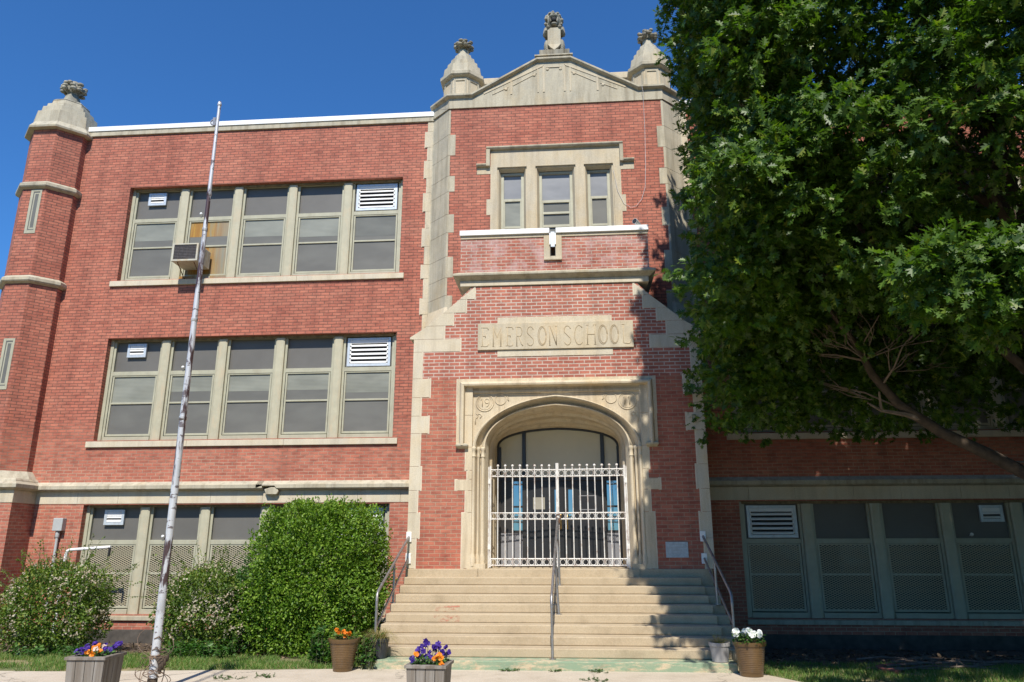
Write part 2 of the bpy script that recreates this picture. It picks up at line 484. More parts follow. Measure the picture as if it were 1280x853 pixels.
M['dry_grass'] = leaf_mat('dry_grass', [(0.0, (0.25, 0.20, 0.08)), (0.6, (0.36, 0.29, 0.13)), (1.0, (0.22, 0.24, 0.07))], 0.7, 0.3)
M['petal_purple'] = leaf_mat('purple_petal', [(0.0, (0.035, 0.012, 0.17)), (0.7, (0.065, 0.025, 0.28)), (1.0, (0.16, 0.08, 0.42))], 0.6, 0.25)
M['petal_orange'] = leaf_mat('orange_petal', [(0.0, (0.70, 0.19, 0.01)), (1.0, (0.80, 0.30, 0.02))], 0.6, 0.2)
M['petal_white'] = leaf_mat('white_petal', [(0.0, (0.72, 0.74, 0.78)), (1.0, (0.82, 0.82, 0.84))], 0.6, 0.2)
M['petal_pink'] = leaf_mat('pale_petal', [(0.0, (0.74, 0.55, 0.50)), (1.0, (0.8, 0.7, 0.66))], 0.6, 0.2)
M['litter'] = leaf_mat('leaf_litter', [(0.0, (0.06, 0.04, 0.025)), (0.6, (0.14, 0.095, 0.055)), (1.0, (0.24, 0.18, 0.11))], 0.9, 0.05)

# ------------------------------------------------------------------ mesh helpers
class MB:
    def __init__(s):
        s.v, s.f, s.uv = [], [], []
    def face(s, pts):
        i0 = len(s.v)
        P = [Vector(p) for p in pts]
        n = Vector((0, 0, 0))
        for i in range(len(P)):
            a, b = P[i], P[(i + 1) % len(P)]
            n += Vector(((a.y - b.y) * (a.z + b.z), (a.z - b.z) * (a.x + b.x), (a.x - b.x) * (a.y + b.y)))
        n = n.normalized() if n.length > 1e-12 else Vector((0, 0, 1))
        h = math.hypot(n.x, n.y)
        for p in P:
            s.v.append(p[:])
            if h < 0.5:
                s.uv.append((p.x, p.y))
            else:
                s.uv.append((p.x * (-n.y / h) + p.y * (n.x / h), p.z))
        s.f.append(tuple(range(i0, i0 + len(P))))
    def box(s, x0, x1, y0, y1, z0, z1):
        a = [(x0, y0, z0), (x1, y0, z0), (x1, y1, z0), (x0, y1, z0), (x0, y0, z1), (x1, y0, z1), (x1, y1, z1), (x0, y1, z1)]
        for q in ((0, 1, 5, 4), (1, 2, 6, 5), (2, 3, 7, 6), (3, 0, 4, 7), (4, 5, 6, 7), (3, 2, 1, 0)):
            s.face([a[i] for i in q])
        return s
    def prism(s, poly, y0, y1, back=True):
        """poly: (x, z) counter-clockwise seen from the front (-y)"""
        s.face([(x, y0, z) for x, z in poly])
        if back:
            s.face([(x, y1, z) for x, z in reversed(poly)])
        n = len(poly)
        for i in range(n):
            a, b = poly[i], poly[(i + 1) % n]
            s.face([(b[0], y0, b[1]), (a[0], y0, a[1]), (a[0], y1, a[1]), (b[0], y1, b[1])])
        return s
    def prism_z(s, poly, z0, z1, top=True, bottom=True):
        """poly: (x, y) counter-clockwise seen from above"""
        if top:
            s.face([(x, y, z1) for x, y in poly])
        if bottom:
            s.face([(x, y, z0) for x, y in reversed(poly)])
        n = len(poly)
        for i in range(n):
            a, b = poly[i], poly[(i + 1) % n]
            s.face([(a[0], a[1], z0), (b[0], b[1], z0), (b[0], b[1], z1), (a[0], a[1], z1)])
        return s
    def loft(s, rings, closed=True, caps=True):
        m = len(rings[0])
        for r0, r1 in zip(rings[:-1], rings[1:]):
            for i in range(m if closed else m - 1):
                j = (i + 1) % m
                s.face([r0[i], r0[j], r1[j], r1[i]])
        if caps and closed:
            s.face(list(reversed(rings[0])))
            s.face(rings[-1])
        return s
    def octa(s, cx, cy, levels, n=8, rot=None):
        """levels: (apothem, z); stacked n-gon rings with a flat face to the front"""
        rot = math.pi / n if rot is None else rot
        rings = []
        for ap, z in levels:
            rr = ap / math.cos(math.pi / n)
            rings.append([(cx + rr * math.cos(rot + 2 * math.pi * i / n), cy + rr * math.sin(rot + 2 * math.pi * i / n), z) for i in range(n)])
        return s.loft(rings)
    def lathe(s, cx, cy, prof, n=24):
        return s.loft([[(cx + r * math.cos(2 * math.pi * i / n), cy + r * math.sin(2 * math.pi * i / n), z) for i in range(n)] for r, z in prof])
    def tube(s, pts, r, n=8, caps=True):
        pts = [Vector(p) for p in pts]
        rs = r if hasattr(r, '__len__') else [r] * len(pts)
        rings = []
        up = None
        for i, p in enumerate(pts):
            d = (pts[min(i + 1, len(pts) - 1)] - pts[max(i - 1, 0)]).normalized()
            if up is None:
                up = Vector((0, 0, 1)) if abs(d.z) < 0.9 else Vector((1, 0, 0))
            a = d.cross(up).normalized()
            b = a.cross(d).normalized()
            up = b
            rings.append([tuple(p + (a * math.cos(2 * math.pi * k / n) + b * math.sin(2 * math.pi * k / n)) * rs[i]) for k in range(n)])
        rings = [list(reversed(q)) for q in rings]
        return s.loft(rings, True, caps)
    def ball(s, c, r, nu=12, nv=8):
        rx, ry, rz = r if hasattr(r, '__len__') else (r, r, r)
        rings = []
        for j in range(nv + 1):
            th = -math.pi / 2 + math.pi * j / nv
            k = max(math.cos(th), 0.02)
            rings.append([(c[0] + rx * k * math.cos(2 * math.pi * i / nu), c[1] + ry * k * math.sin(2 * math.pi * i / nu), c[2] + rz * math.sin(th)) for i in range(nu)])
        return s.loft(rings)
    def ring(s, c, R_, r, n=14, m=5, axis='y'):
        pts = []
        for i in range(n + 1):
            a = 2 * math.pi * i / n
            pts.append((c[0] + R_ * math.cos(a), c[1], c[2] + R_ * math.sin(a)))
        return s.tube(pts, r, m, caps=False)
    def build(s, name, mat, parent=None, smooth=False, bevel=0.0, weld=False, seg=2):
        me = bpy.data.meshes.new(name)
        v, f = s.v, s.f
        me.from_pydata(v, [], f)
        ul = me.uv_layers.new(name='UVMap')
        ul.data.foreach_set('uv', [c for p in s.uv for c in p])
        me.materials.append(mat)
        if smooth or weld or bevel:
            import bmesh
            bm = bmesh.new()
            bm.from_mesh(me)
            bmesh.ops.remove_doubles(bm, verts=bm.verts, dist=1e-5)
            bm.to_mesh(me)
            bm.free()
        if smooth:
            me.polygons.foreach_set('use_smooth', [True] * len(me.polygons))
            if smooth != 'all':
                me.set_sharp_from_angle(angle=R(40))
        o = bpy.data.objects.new(name, me)
        COL.objects.link(o)
        if bevel:
            b = o.modifiers.new('bevel', 'BEVEL')
            b.width = bevel
            b.segments = seg
            b.limit_method = 'ANGLE'
            b.angle_limit = R(35)
        if parent:
            o.parent = parent
            o.matrix_parent_inverse = Matrix.Translation(-Vector(parent_world(parent)))
        return o

def parent_world(o):
    t = Vector(o.location)
    return t

def tag(o, label=None, cat=None, group=None, kind=None):
    if label: o['label'] = label
    if cat: o['category'] = cat
    if group: o['group'] = group
    if kind: o['kind'] = kind
    return o

def thing(name, label, cat, loc=(0, 0, 0), group=None):
    e = bpy.data.objects.new(name, None)
    COL.objects.link(e)
    e.location = loc
    e.empty_display_size = 0.2
    return tag(e, label, cat, group)

def reparent(o, parent):
    o.parent = parent
    o.matrix_parent_inverse = Matrix.Translation(-Vector(parent.location))
    return o

def dup(o, dx=0.0, dy=0.0, dz=0.0, parent=None):
    """copy of an object tree, moved in world space"""
    c = o.copy()
    COL.objects.link(c)
    if parent is not None:
        c.parent = parent
    c.location = Vector(o.location) + Vector((dx, dy, dz))
    for ch in [q for q in bpy.data.objects if q.parent == o]:
        dup_child(ch, c)
    return c
def dup_child(ch, newp):
    d = ch.copy()
    COL.objects.link(d)
    d.parent = newp
    d.matrix_parent_inverse = ch.matrix_parent_inverse.copy()
    for g in [q for q in bpy.data.objects if q.parent == ch]:
        dup_child(g, d)

def wall(mb, x0, x1, z0, z1, holes, yf, yb, reveal=None):
    """front face with rectangular holes and their reveals"""
    xs = sorted({x0, x1, *[h[0] for h in holes], *[h[1] for h in holes]})
    zs = sorted({z0, z1, *[h[2] for h in holes], *[h[3] for h in holes]})
    xs = [x for x in xs if x0 <= x <= x1]
    zs = [z for z in zs if z0 <= z <= z1]
    for a, b in zip(xs[:-1], xs[1:]):
        for c, d in zip(zs[:-1], zs[1:]):
            mx, mz = (a + b) / 2, (c + d) / 2
            if any(h[0] < mx < h[1] and h[2] < mz < h[3] for h in holes):
                continue
            mb.face([(a, yf, c), (b, yf, c), (b, yf, d), (a, yf, d)])
    for h in holes:
        a, b, c, d = h[0], h[1], max(h[2], z0), min(h[3], z1)
        mb.face([(a, yf, c), (a, yf, d), (a, yb, d), (a, yb, c)])
        mb.face([(b, yf, d), (b, yf, c), (b, yb, c), (b, yb, d)])
        mb.face([(a, yf, d), (b, yf, d), (b, yb, d), (a, yb, d)])
        mb.face([(b, yf, c), (a, yf, c), (a, yb, c), (b, yb, c)])

def halves(mb, axis, coord=0):
    """the faces of mb on either side of a vertical plane, as two builders"""
    out = []
    for side in (0, 1):
        m = MB()
        for f in mb.f:
            c = sum(mb.v[i][coord] for i in f) / len(f)
            if (c < axis) == (side == 0):
                i0 = len(m.v)
                m.v += [mb.v[i] for i in f]; m.uv += [mb.uv[i] for i in f]
                m.f.append(tuple(range(i0, i0 + len(f))))
        out.append(m)
    return out

def gz(x, y):
    """height of the lawn"""
    if y < 12.2: return 0.0
    if y > 17.0: return -0.30
    return -0.30 * (y - 12.2) / 4.8

# ------------------------------------------------------------------ ground
YW, YG, YP = 17.5, 17.0, 15.45        # planes of the wing walls, the gable wall, the porch front
CW, CG, CP = -0.25, -0.22, -0.30      # their axes of symmetry

def sheet(name, xs, ys, mat, dz=0.0, inside=None, kind='structure'):
    mb = MB()
    for a, b in zip(xs[:-1], xs[1:]):
        for c, d in zip(ys[:-1], ys[1:]):
            mb.face([(a, c, gz(a, c) + dz), (b, c, gz(b, c) + dz), (b, d, gz(b, d) + dz), (a, d, gz(a, d) + dz)])
    o = mb.build(name, mat, weld=True)
    return tag(o, kind=kind)
sheet('ground', [-600, -60, -20, -10, 0, 10, 20, 60, 600], [-600, -60, -8, 0, 6, 12.2, 17.0, 40, 600], M['lawn'])
mb = MB()
mb.prism_z([(-60, 8.2), (60, 8.2), (60, 10.6), (4.2, 10.6), (3.3, 11.3), (2.9, 12.0), (2.72, 12.3), (-3.4, 12.3), (-4.6, 12.12), (-8.0, 11.72), (-60, 11.5)], -0.1, 0.004)
tag(mb.build('pavement', M['sidewalk']), kind='structure')
mb = MB()
mb.prism_z([(-1.8, -4.0), (1.4, -4.0), (1.4, 8.2), (-1.8, 8.2)], -0.1, 0.006)
tag(mb.build('path', M['sidewalk']), kind='structure')
mb = MB()
mb.prism_z([(-300, -16), (300, -16), (300, -6.5), (-300, -6.5)], -0.1, 0.006)
tag(mb.build('road', M['asphalt']), kind='structure')
def slope_strip(name, x0, x1, near, mat, dz=0.012):
    xs = list(np.linspace(x0, x1, 26))
    mb = MB()
    ys = [0.0, 0.33, 0.66, 1.0]
    def P(x, k):
        yn = near(x)
        y = yn + (17.49 - yn) * ys[k]
        return (x, y, gz(x, y) + dz)
    for a, b in zip(xs[:-1], xs[1:]):
        for k in range(3):
            mb.face([P(a, k), P(b, k), P(b, k + 1), P(a, k + 1)])
    return tag(mb.build(name, mat, weld=True), kind='structure')
slope_strip('soil_bed', -20, -3.5, lambda x: 14.35 + 0.25 * math.sin(x * 1.3) + 0.1 * math.sin(x * 4.1), M['bed'])
slope_strip('soil_bed', 2.75, 16, lambda x: 13.85 + 0.35 * math.sin(x * 1.1 + 1) + 0.15 * math.sin(x * 3.7) - max(0, x - 4.6) * 0.35, M['bed'])

# ------------------------------------------------------------------ the school
school = thing('school_building', 'red brick school with limestone trim, gabled entrance tower and banks of windows', 'school', (CG, YG, 0))
B = lambda mb, name, mat, **k: mb.build(name, mat, school, **k)
def B2(mb, name, mat, axis=-0.3, coord=0, **k):
    for m in halves(mb, axis, coord):
        if m.f: m.build(name, mat, school, **k)

# wing walls: openings for the three storeys of windows
ROWS = [(8.55, 11.23), (4.36, 6.98), (0.32, 2.81)]
LX0, LX1 = CW - 11.5, CW - 4.0
RX0, RX1 = CW + 4.0, CW + 11.5
mb = MB()
wall(mb, -13.3, -3.0, 3.34, 12.82, [(LX0, LX1, z0, z1) for z0, z1 in ROWS[:2]], YW, YW + 0.5)
wall(mb, -13.3, -3.0, 0.0, 2.83, [(LX0, LX1, *ROWS[2])], YW, YW + 0.5)
wall(mb, 2.5, 12.7, 3.34, 12.82, [(RX0, RX1, z0, z1) for z0, z1 in ROWS[:2]], YW, YW + 0.5)
wall(mb, 2.5, 12.7, 0.0, 2.83, [(RX0, RX1, *ROWS[2])], YW, YW + 0.5)
# outer ends and rear of the block
mb.face([(-13.3, 30, -0.4), (-13.3, YW, -0.4), (-13.3, YW, 12.82), (-13.3, 30, 12.82)])
mb.face([(12.7, YW, -0.4), (12.7, 30, -0.4), (12.7, 30, 12.82), (12.7, YW, 12.82)])
mb.face([(12.7, 30, -0.4), (-13.3, 30, -0.4), (-13.3, 30, 12.82), (12.7, 30, 12.82)])
B2(mb, 'wing_wall', M['brick'])
mb = MB()
mb.box(-13.2, 12.6, YW + 0.3, 29.9, 12.60, 12.78)
B(mb, 'roof', M['foundation'])
mb = MB()   # dark rooms behind the openings
mb.face([(-13.2, YW + 0.48, -0.3), (12.6, YW + 0.48, -0.3), (12.6, YW + 0.48, 12.6), (-13.2, YW + 0.48, 12.6)])
B(mb, 'inner_wall', M['black'])
# foundation plinth
mb = MB()
mb.box(-13.0, -3.0, YW - 0.03, YW + 0.4, -0.6, 0.0)
mb.box(2.6, 12.7, YW - 0.03, YW + 0.4, -0.6, 0.0)
B2(mb, 'foundation', M['foundation'], bevel=0.01)
# frieze and water table
mb = MB()
for a, b in ((-13.2, -3.3), (2.7, 12.7)):
    x = a
    k = 0
    while x < b - 0.05:
        w = min(1.28 if k % 2 == 0 else 1.02, b - x)
        if b - x - w < 0.4: w = b - x
        mb.box(x + 0.002, x + w - 0.002, YW - 0.012, YW + 0.3, 2.832, 3.12)
        x += w; k += 1
B2(mb, 'frieze', M['stone_pale'], bevel=0.004)
mb = MB()
prof = [(YW - 0.014, 3.118), (YW - 0.13, 3.15), (YW - 0.15, 3.17), (YW - 0.15, 3.25), (YW - 0.02, 3.345), (YW + 0.2, 3.345), (YW + 0.2, 3.118)]
for a, b in ((-13.05, -7.30), (-6.95, -3.3), (2.7, 12.7)):
    mb.loft([[(a, y, z) for y, z in prof], [(b, y, z) for y, z in prof]])
pr2 = [(YW - 0.014, 3.20), (YW - 0.13, 3.215), (YW - 0.15, 3.225), (YW - 0.15, 3.25), (YW - 0.02, 3.345), (YW + 0.2, 3.345), (YW + 0.2, 3.20)]
mb.loft([[(-7.45, y, z) for y, z in prof], [(-7.30, y, z) for y, z in pr2]])
mb.loft([[(-7.30, y, z) for y, z in pr2], [(-7.0, y, z) for y, z in pr2]])
mb.loft([[(-7.0, y, z) for y, z in pr2], [(-6.95, y, z) for y, z in prof]])
B2(mb, 'water_table', M['stone_grey'])
# little stone spout under the gap in the water table
mb = MB()
mb.prism([(-7.25, 3.14), (-7.19, 3.02), (-6.94, 3.02), (-6.9, 3.09), (-6.94, 3.18), (-7.08, 3.19)], YW - 0.13, YW)
B(mb, 'spout', M['stone_grey'], bevel=0.012)
mb = MB()
mb.box(-7.22, -7.04, YW - 0.018, YW, 3.185, 3.22)
B(mb, 'spout_opening', M['black'])
# parapet coping: stone band and white metal cap
mb = MB()
for a, b in ((-13.2, -3.42), (2.98, 12.7)):
    mb.box(a, b, YW - 0.05, YW + 0.35, 12.822, 12.96)
B2(mb, 'parapet_band', M['stone_grey'], bevel=0.01)
mb = MB()
for a, b in ((-13.2, -3.40), (2.96, 12.7)):
    mb.box(a, b, YW - 0.075, YW + 0.38, 12.962, 13.10)
B2(mb, 'parapet_cap', M['white_metal'], bevel=0.008)

# ---- windows
def window_bay(x0, x1, z0, z1, yf, vent=None, screen=False, blind='pane_blind', low='pane_screen', top=0.34, rusty=False, sensor=False, drop=1.0):
    """one bay between two mullions: frame + upper panel + two sashes"""
    h = z1 - z0
    tz = z1 - h * top                  # transom rail centre
    if screen: tz = z0 + 1.62
    zb = z0 + 0.15                     # top of the sub-sill
    zm = (zb + tz) / 2 + 0.02
    s = 0.055
    y = yf
    mb = MB()
    mb.box(x0, x0 + s, y, y + 0.1, z0, z1)
    mb.box(x1 - s, x1, y, y + 0.1, z0, z1)
    mb.box(x0 + s, x1 - s, y, y + 0.1, z1 - 0.05, z1)
    mb.box(x0 + s, x1 - s, y + 0.002, y + 0.1, tz - 0.055, tz + 0.05)
    mb.prism_z([(x0 + s, y - 0.03), (x1 - s, y - 0.03), (x1 - s, y + 0.1), (x0 + s, y + 0.1)], z0, zb - 0.04)
    w = mb.build('window', M['paint'], school, bevel=0.006)
    mb = MB()                          # moving sash frames, a little proud
    t = 0.042
    xa, xb = x0 + s + 0.012, x1 - s - 0.012
    ya, yb = y + 0.012, y + 0.06
    mb.box(xa, xa + t, ya, yb, zb - 0.02, tz - 0.058)
    mb.box(xb - t, xb, ya, yb, zb - 0.02, tz - 0.058)
    mb.box(xa + t, xb - t, ya + 0.001, yb, zb - 0.02, zb + 0.03)
    mb.box(xa + t, xb - t, ya + 0.001, yb, zm - 0.022, zm + 0.022)
    mb.box(xa + t, xb - t, ya + 0.001, yb, tz - 0.088, tz - 0.058)
    mb.build('sash', M['paint'], w, bevel=0.005)
    mb = MB()
    mb.box(x0 + s, x1 - s, y + 0.07, y + 0.09, tz + 0.05, z1 - 0.05)
    mb.build('upper_panel', M['panel'], w)
    zd = tz - 0.088 - (tz - 0.088 - zm - 0.022) * drop
    if drop < 1:
        mb = MB()
        mb.box(xa + t, xb - t, y + 0.044, y + 0.058, zm + 0.022, zd)
        mb.build('pane', M['pane_screen'], w)
    mb = MB()
    mb.box(xa + t, xb - t, y + 0.042, y + 0.058, zd, tz - 0.088)
    mb.build('pane', M[blind] if not rusty else M['rust_pane'], w)
    mb = MB()
    mb.box(xa + t, xb - t, y + 0.040, y + 0.058, zb + 0.03, zm - 0.022)
    mb.build('pane', M[low] if not rusty else M['rust_pane'], w)
    if screen:
        mb = MB()
        mb.face([(xa + t, y + 0.016, zb + 0.03), (xb - t, y + 0.016, zb + 0.03), (xb - t, y + 0.016, tz - 0.088), (xa + t, y + 0.016, tz - 0.088)])
        mb.build('guard_screen', M['mesh'], w)
    if vent:
        big = vent == 'big'
        if big:
            vx0, vx1, vz0, vz1, ns = x0 + s + 0.05, x1 - s - 0.04, tz + 0.07, z1 - 0.09, 5
        else:
            cx = x0 + (x1 - x0) * (0.47 if vent == 'small' else 0.70)
            vx0, vx1, vz1 = cx - 0.25, cx + 0.25, z1 - 0.11
            vz0, ns = vz1 - 0.36, 2
        fr = 0.065
        mb = MB()
        mb.box(vx0, vx0 + fr, y - 0.005, y + 0.05, vz0, vz1)
        mb.box(vx1 - fr, vx1, y - 0.005, y + 0.05, vz0, vz1)
        mb.box(vx0 + fr, vx1 - fr, y - 0.004, y + 0.05, vz0, vz0 + fr)
        mb.box(vx0 + fr, vx1 - fr, y - 0.004, y + 0.05, vz1 - fr, vz1)
        v = mb.build('vent', M['alu'], w, bevel=0.004)
        mb = MB()
        mb.box(vx0 + fr, vx1 - fr, y + 0.032, y + 0.038, vz0 + fr, vz1 - fr)
        mb.build('vent_back', M['black'], w)
        mb = MB()
        ia, ib = vx0 + fr + 0.002, vx1 - fr - 0.002
        ih = (vz1 - vz0 - 2 * fr)
        if big: 
            mb.box(ia, ia + 0.03, y + 0.0, y + 0.03, vz0 + fr, vz1 - fr)
            mb.box(ib - 0.03, ib, y + 0.0, y + 0.03, vz0 + fr, vz1 - fr)
        pitch = ih / (ns + 0.6)
        for k in range(ns):
            zz = vz0 + fr + pitch * (k + 0.36)
            d = 0.008
            mb.face([(ia, y + 0.0, zz), (ib, y + 0.0, zz), (ib, y + 0.028, zz + d + 0.02), (ia, y + 0.028, zz + d + 0.02)])
            mb.face([(ia, y + 0.0, zz - 0.26 * pitch), (ib, y + 0.0, zz - 0.26 * pitch), (ib, y + 0.0, zz), (ia, y + 0.0, zz)])
        mb.box(ia, ib, y + 0.002, y + 0.03, vz1 - fr - pitch * (0.7 if big else 0.9), vz1 - fr)
        mb.build('vent_slats', M['white_slat'], w)
    if sensor:
        mb = MB()
        cx = x0 + (x1 - x0) * 0.30
        cz = tz + 0.13
        mb.ball((cx, y - 0.03, cz), 0.038)
        mb.tube([(cx, y - 0.01, cz), (cx, y + 0.05, cz - 0.02)], 0.014)
        mb.build('sensor', M['white_slat'], w, smooth='all')
    return w

def bank(x0, z0, z1, mirror=False, screen=False, rusty=None, seed=0):
    rr = random.Random(seed)
    yf = YW + 0.18
    bw = 1.5
    mw = 0.115
    order = range(5)
    for k in order:
        a, b = x0 + k * bw, x0 + (k + 1) * bw
        inner = (k == 4) if not mirror else (k == 0)
        outer = (k == 0) if not mirror else (k == 3)
        second = (k == 1) if not mirror else (k == 3)
        l = a + (mw if k > 0 else 0.085)
        r = b - (mw if k < 4 else 0.085)
        blind = 'pane_blind' if rr.random() < 0.6 else 'pane_blind_dark'
        window_bay(l, r, z0, z1, yf, vent='big' if inner else (('small' if not mirror else 'shifted') if outer else None), screen=screen,
                   blind=blind if not screen else 'pane_dark', low='pane_screen' if not screen else 'pane_dark',
                   rusty=(rusty == k), sensor=second, drop=1.0 if (screen or rr.random() < 0.45) else rr.uniform(0.6, 0.95))
        if k > 0:
            mb = MB()
            ym = YW + 0.10
            mb.prism_z([(a - mw, ym + 0.02), (a - mw * 0.62, ym), (a + mw * 0.62, ym), (a + mw, ym + 0.02), (a + mw, yf + 0.1), (a - mw, yf + 0.1)], z0, z1 - 0.06)
            B(mb, 'mullion', M['mullion'], bevel=0.006)
    xe = x0 + 5 * bw
    for q in (x0, xe - 0.085):         # outer stiles
        mb = MB()
        mb.box(q, q + 0.085, yf - 0.03, yf + 0.12, z0, z1)
        B(mb, 'jamb', M['paint'], bevel=0.006)
    mb = MB()
    mb.box(x0 + 0.085, xe - 0.085, yf - 0.055, yf - 0.002, z1 - 0.06, z1 - 0.001)
    B(mb, 'head_board', M['soffit'])
    # stone sill in lengths
    mb = MB()
    hs = 0.17 if not screen else 0.12
    x = x0 - 0.16 if not screen else x0 - 0.02
    xend = xe + (0.13 if not screen else 0.02)
    cuts = [x, x0 + 2.42, x0 + 4.85, xend]
    for a, b in zip(cuts[:-1], cuts[1:]):
        mb.loft([[(q, YW - 0.055, z0 - hs), (q, YW - 0.055, z0 - 0.03), (q, yf + 0.1, z0 - 0.001), (q, yf + 0.1, z0 - hs)][::-1] for q in (a + 0.002, b - 0.002)])
    B(mb, 'sill', M['stone_pale'] if not screen else M['stone_grey'], bevel=0.006)

bank(LX0, *ROWS[0], rusty=1, seed=3)
bank(LX0, *ROWS[1], seed=9)
bank(LX0, *ROWS[2], screen=True, seed=2)
bank(RX0, *ROWS[0], mirror=True, seed=5)
bank(RX0, *ROWS[1], mirror=True, seed=6)
bank(RX0, *ROWS[2], mirror=True, screen=True, seed=8)

# ---- corner turret on the left
TX, TA = -13.97, 0.77                  # axis and apothem; the front face lies on y = 16.85
TY = 16.85 + TA
mb = MB()
mb.octa(TX, TY, [(TA, 3.6), (TA, 12.72)])
tur = B(mb, 'turret', M['brick'])
T = lambda mb, name, mat, **k: mb.build(name, mat, tur, **k)
mb = MB()
bx0, bx1, by0 = -15.1, -12.99, 16.72
mb.box(bx0, bx1, by0, YW + 1, -0.5, 2.83)
T(mb, 'turret_base', M['brick'])
mb = MB()
mb.box(bx0 - 0.012, bx1 + 0.012, by0 - 0.012, YW + 1, 2.832, 3.12)
T(mb, 'base_band', M['stone'], bevel=0.006)
mb = MB()
def offs(d): return [(bx0 - d, by0 - d), (bx1 + d, by0 - d), (bx1 + d, YW + 0.6), (bx0 - d, YW + 0.6)]
rings = [[(x, y, z) for x, y in offs(d)] for d, z in ((0.02, 3.122), (0.10, 3.16), (0.12, 3.18), (0.12, 3.26), (0.01, 3.33), (0.0, 3.36), (-0.04, 3.40))]
mb.loft(rings)
mb.octa(TX, TY, [(TA + 0.16, 3.38), (TA + 0.10, 3.48), (TA + 0.004, 3.60)])
T(mb, 'base_cornice', M['stone_grey'])
for zc in (8.38, 11.02):
    mb = MB()
    mb.octa(TX, TY, [(TA + 0.004, zc - 0.07), (TA + 0.08, zc - 0.03), (TA + 0.10, zc + 0.0), (TA + 0.10, zc + 0.075), (TA + 0.003, zc + 0.15)])
    T(mb, 'belt_course', M['stone_grey'])
for z0, z1 in ((9.68, 10.93), (5.55, 6.85)):
    mb = MB()
    a, b, yy = -13.97 - 0.07, -13.97 + 0.23, 16.85
    mb.box(a, a + 0.07, yy - 0.012, yy + 0.02, z0, z1)
    mb.box(b - 0.05, b, yy - 0.012, yy + 0.02, z0, z1)
    mb.box(a + 0.07, b - 0.05, yy - 0.011, yy + 0.02, z1 - 0.06, z1)
    mb.box(a + 0.07, b - 0.05, yy - 0.011, yy + 0.02, z0, z0 + 0.09)
    mb.box(a + 0.095, a + 0.125, yy - 0.006, yy + 0.02, z0 + 0.12, z1 - 0.10)
    mb.box(b - 0.08, b - 0.055, yy - 0.006, yy + 0.02, z0 + 0.12, z1 - 0.10)
    mb.box(a + 0.125, b - 0.08, yy - 0.0055, yy + 0.02, z1 - 0.13, z1 - 0.10)
    mb.box(a + 0.125, b - 0.08, yy - 0.0055, yy + 0.02, z0 + 0.12, z0 + 0.16)
    T(mb, 'window', M['paint'], bevel=0.004)
    mb = MB()
    mb.box(a + 0.07, b - 0.05, yy - 0.003, yy + 0.02, z0 + 0.09, z1 - 0.06)
    T(mb, 'slit_pane', M['pane_screen'])

def crocket_finial(cx, cy, z, r, parent, mat, seed=0):
    """carved knob: a ring of leafy lumps under a bud"""
    rr = random.Random(seed)
    z_ = z
    mb = MB()
    mb.lathe(cx, cy, [(r * 0.50, z - r * 0.15), (r * 0.42, z + r * 0.1), (r * 0.40, z + r * 0.35), (r * 0.85, z + r * 0.75), (r * 0.7, z + r * 1.1), (r * 0.3, z + r * 1.4)], 10)
    for k in range(8):
        a = 2 * math.pi * (k + 0.5) / 8
        q = r * 0.82
        for j in range(3):
            da = rr.uniform(-0.22, 0.22)
            mb.ball((cx + q * math.cos(a + da), cy + q * math.sin(a + da), z + r * (0.75 + 0.28 * j - 0.15 + rr.uniform(-.06, .06))), (r * rr.uniform(.2, .3), r * rr.uniform(.2, .3), r * rr.uniform(.16, .24)), 7, 5)
    for k in range(5):
        a = 2 * math.pi * k / 5
        mb.ball((cx + r * 0.34 * math.cos(a), cy + r * 0.34 * math.sin(a), z + r * 1.35), (r * 0.26, r * 0.26, r * 0.2), 7, 5)
    mb.ball((cx, cy, z + r * 1.5), (r * 0.42, r * 0.42, r * 0.40), 12, 8)
    mb.v = [(v[0], v[1], z_ + (v[2] - z_) * 0.80) for v in mb.v]
    return mb.build('finial', mat, parent, smooth='all')

mb = MB()
za = 12.72
mb.octa(TX, TY, [(TA + 0.01, za), (TA + 0.13, za + 0.02), (TA + 0.14, za + 0.07), (TA + 0.03, za + 0.24), (TA + 0.0, za + 0.60), (TA - 0.085, za + 0.605),
                 (TA - 0.10, za + 0.80), (TA - 0.185, za + 0.805), (TA - 0.20, za + 0.95), (TA - 0.285, za + 0.955), (TA - 0.32, za + 1.12)])
T(mb, 'turret_cap', M['stone_grey'])
mb = MB()
mb.octa(TX, TY, [(TA - 0.31, za + 1.121), (TA - 0.36, za + 1.18), (0.24, za + 1.24), (0.16, za + 1.50)])
T(mb, 'cap_neck', M['stone_old'])
crocket_finial(TX, TY, za + 1.50, 0.33, tur, M['stone_old'], 1)

# ---- gable pavilion
GX0, GX1 = -2.955, 2.515               # brick face of the gable wall
mb = MB()
gw0, gw1, gwz = -1.875, 1.40, 11.65    # opening of the tripartite window
wall(mb, GX0, GX1, 6.0, 12.86, [(gw0, gw1, 8.4, gwz)], YG, YG + 0.4)
B(mb, 'gable_wall', M['brick'])
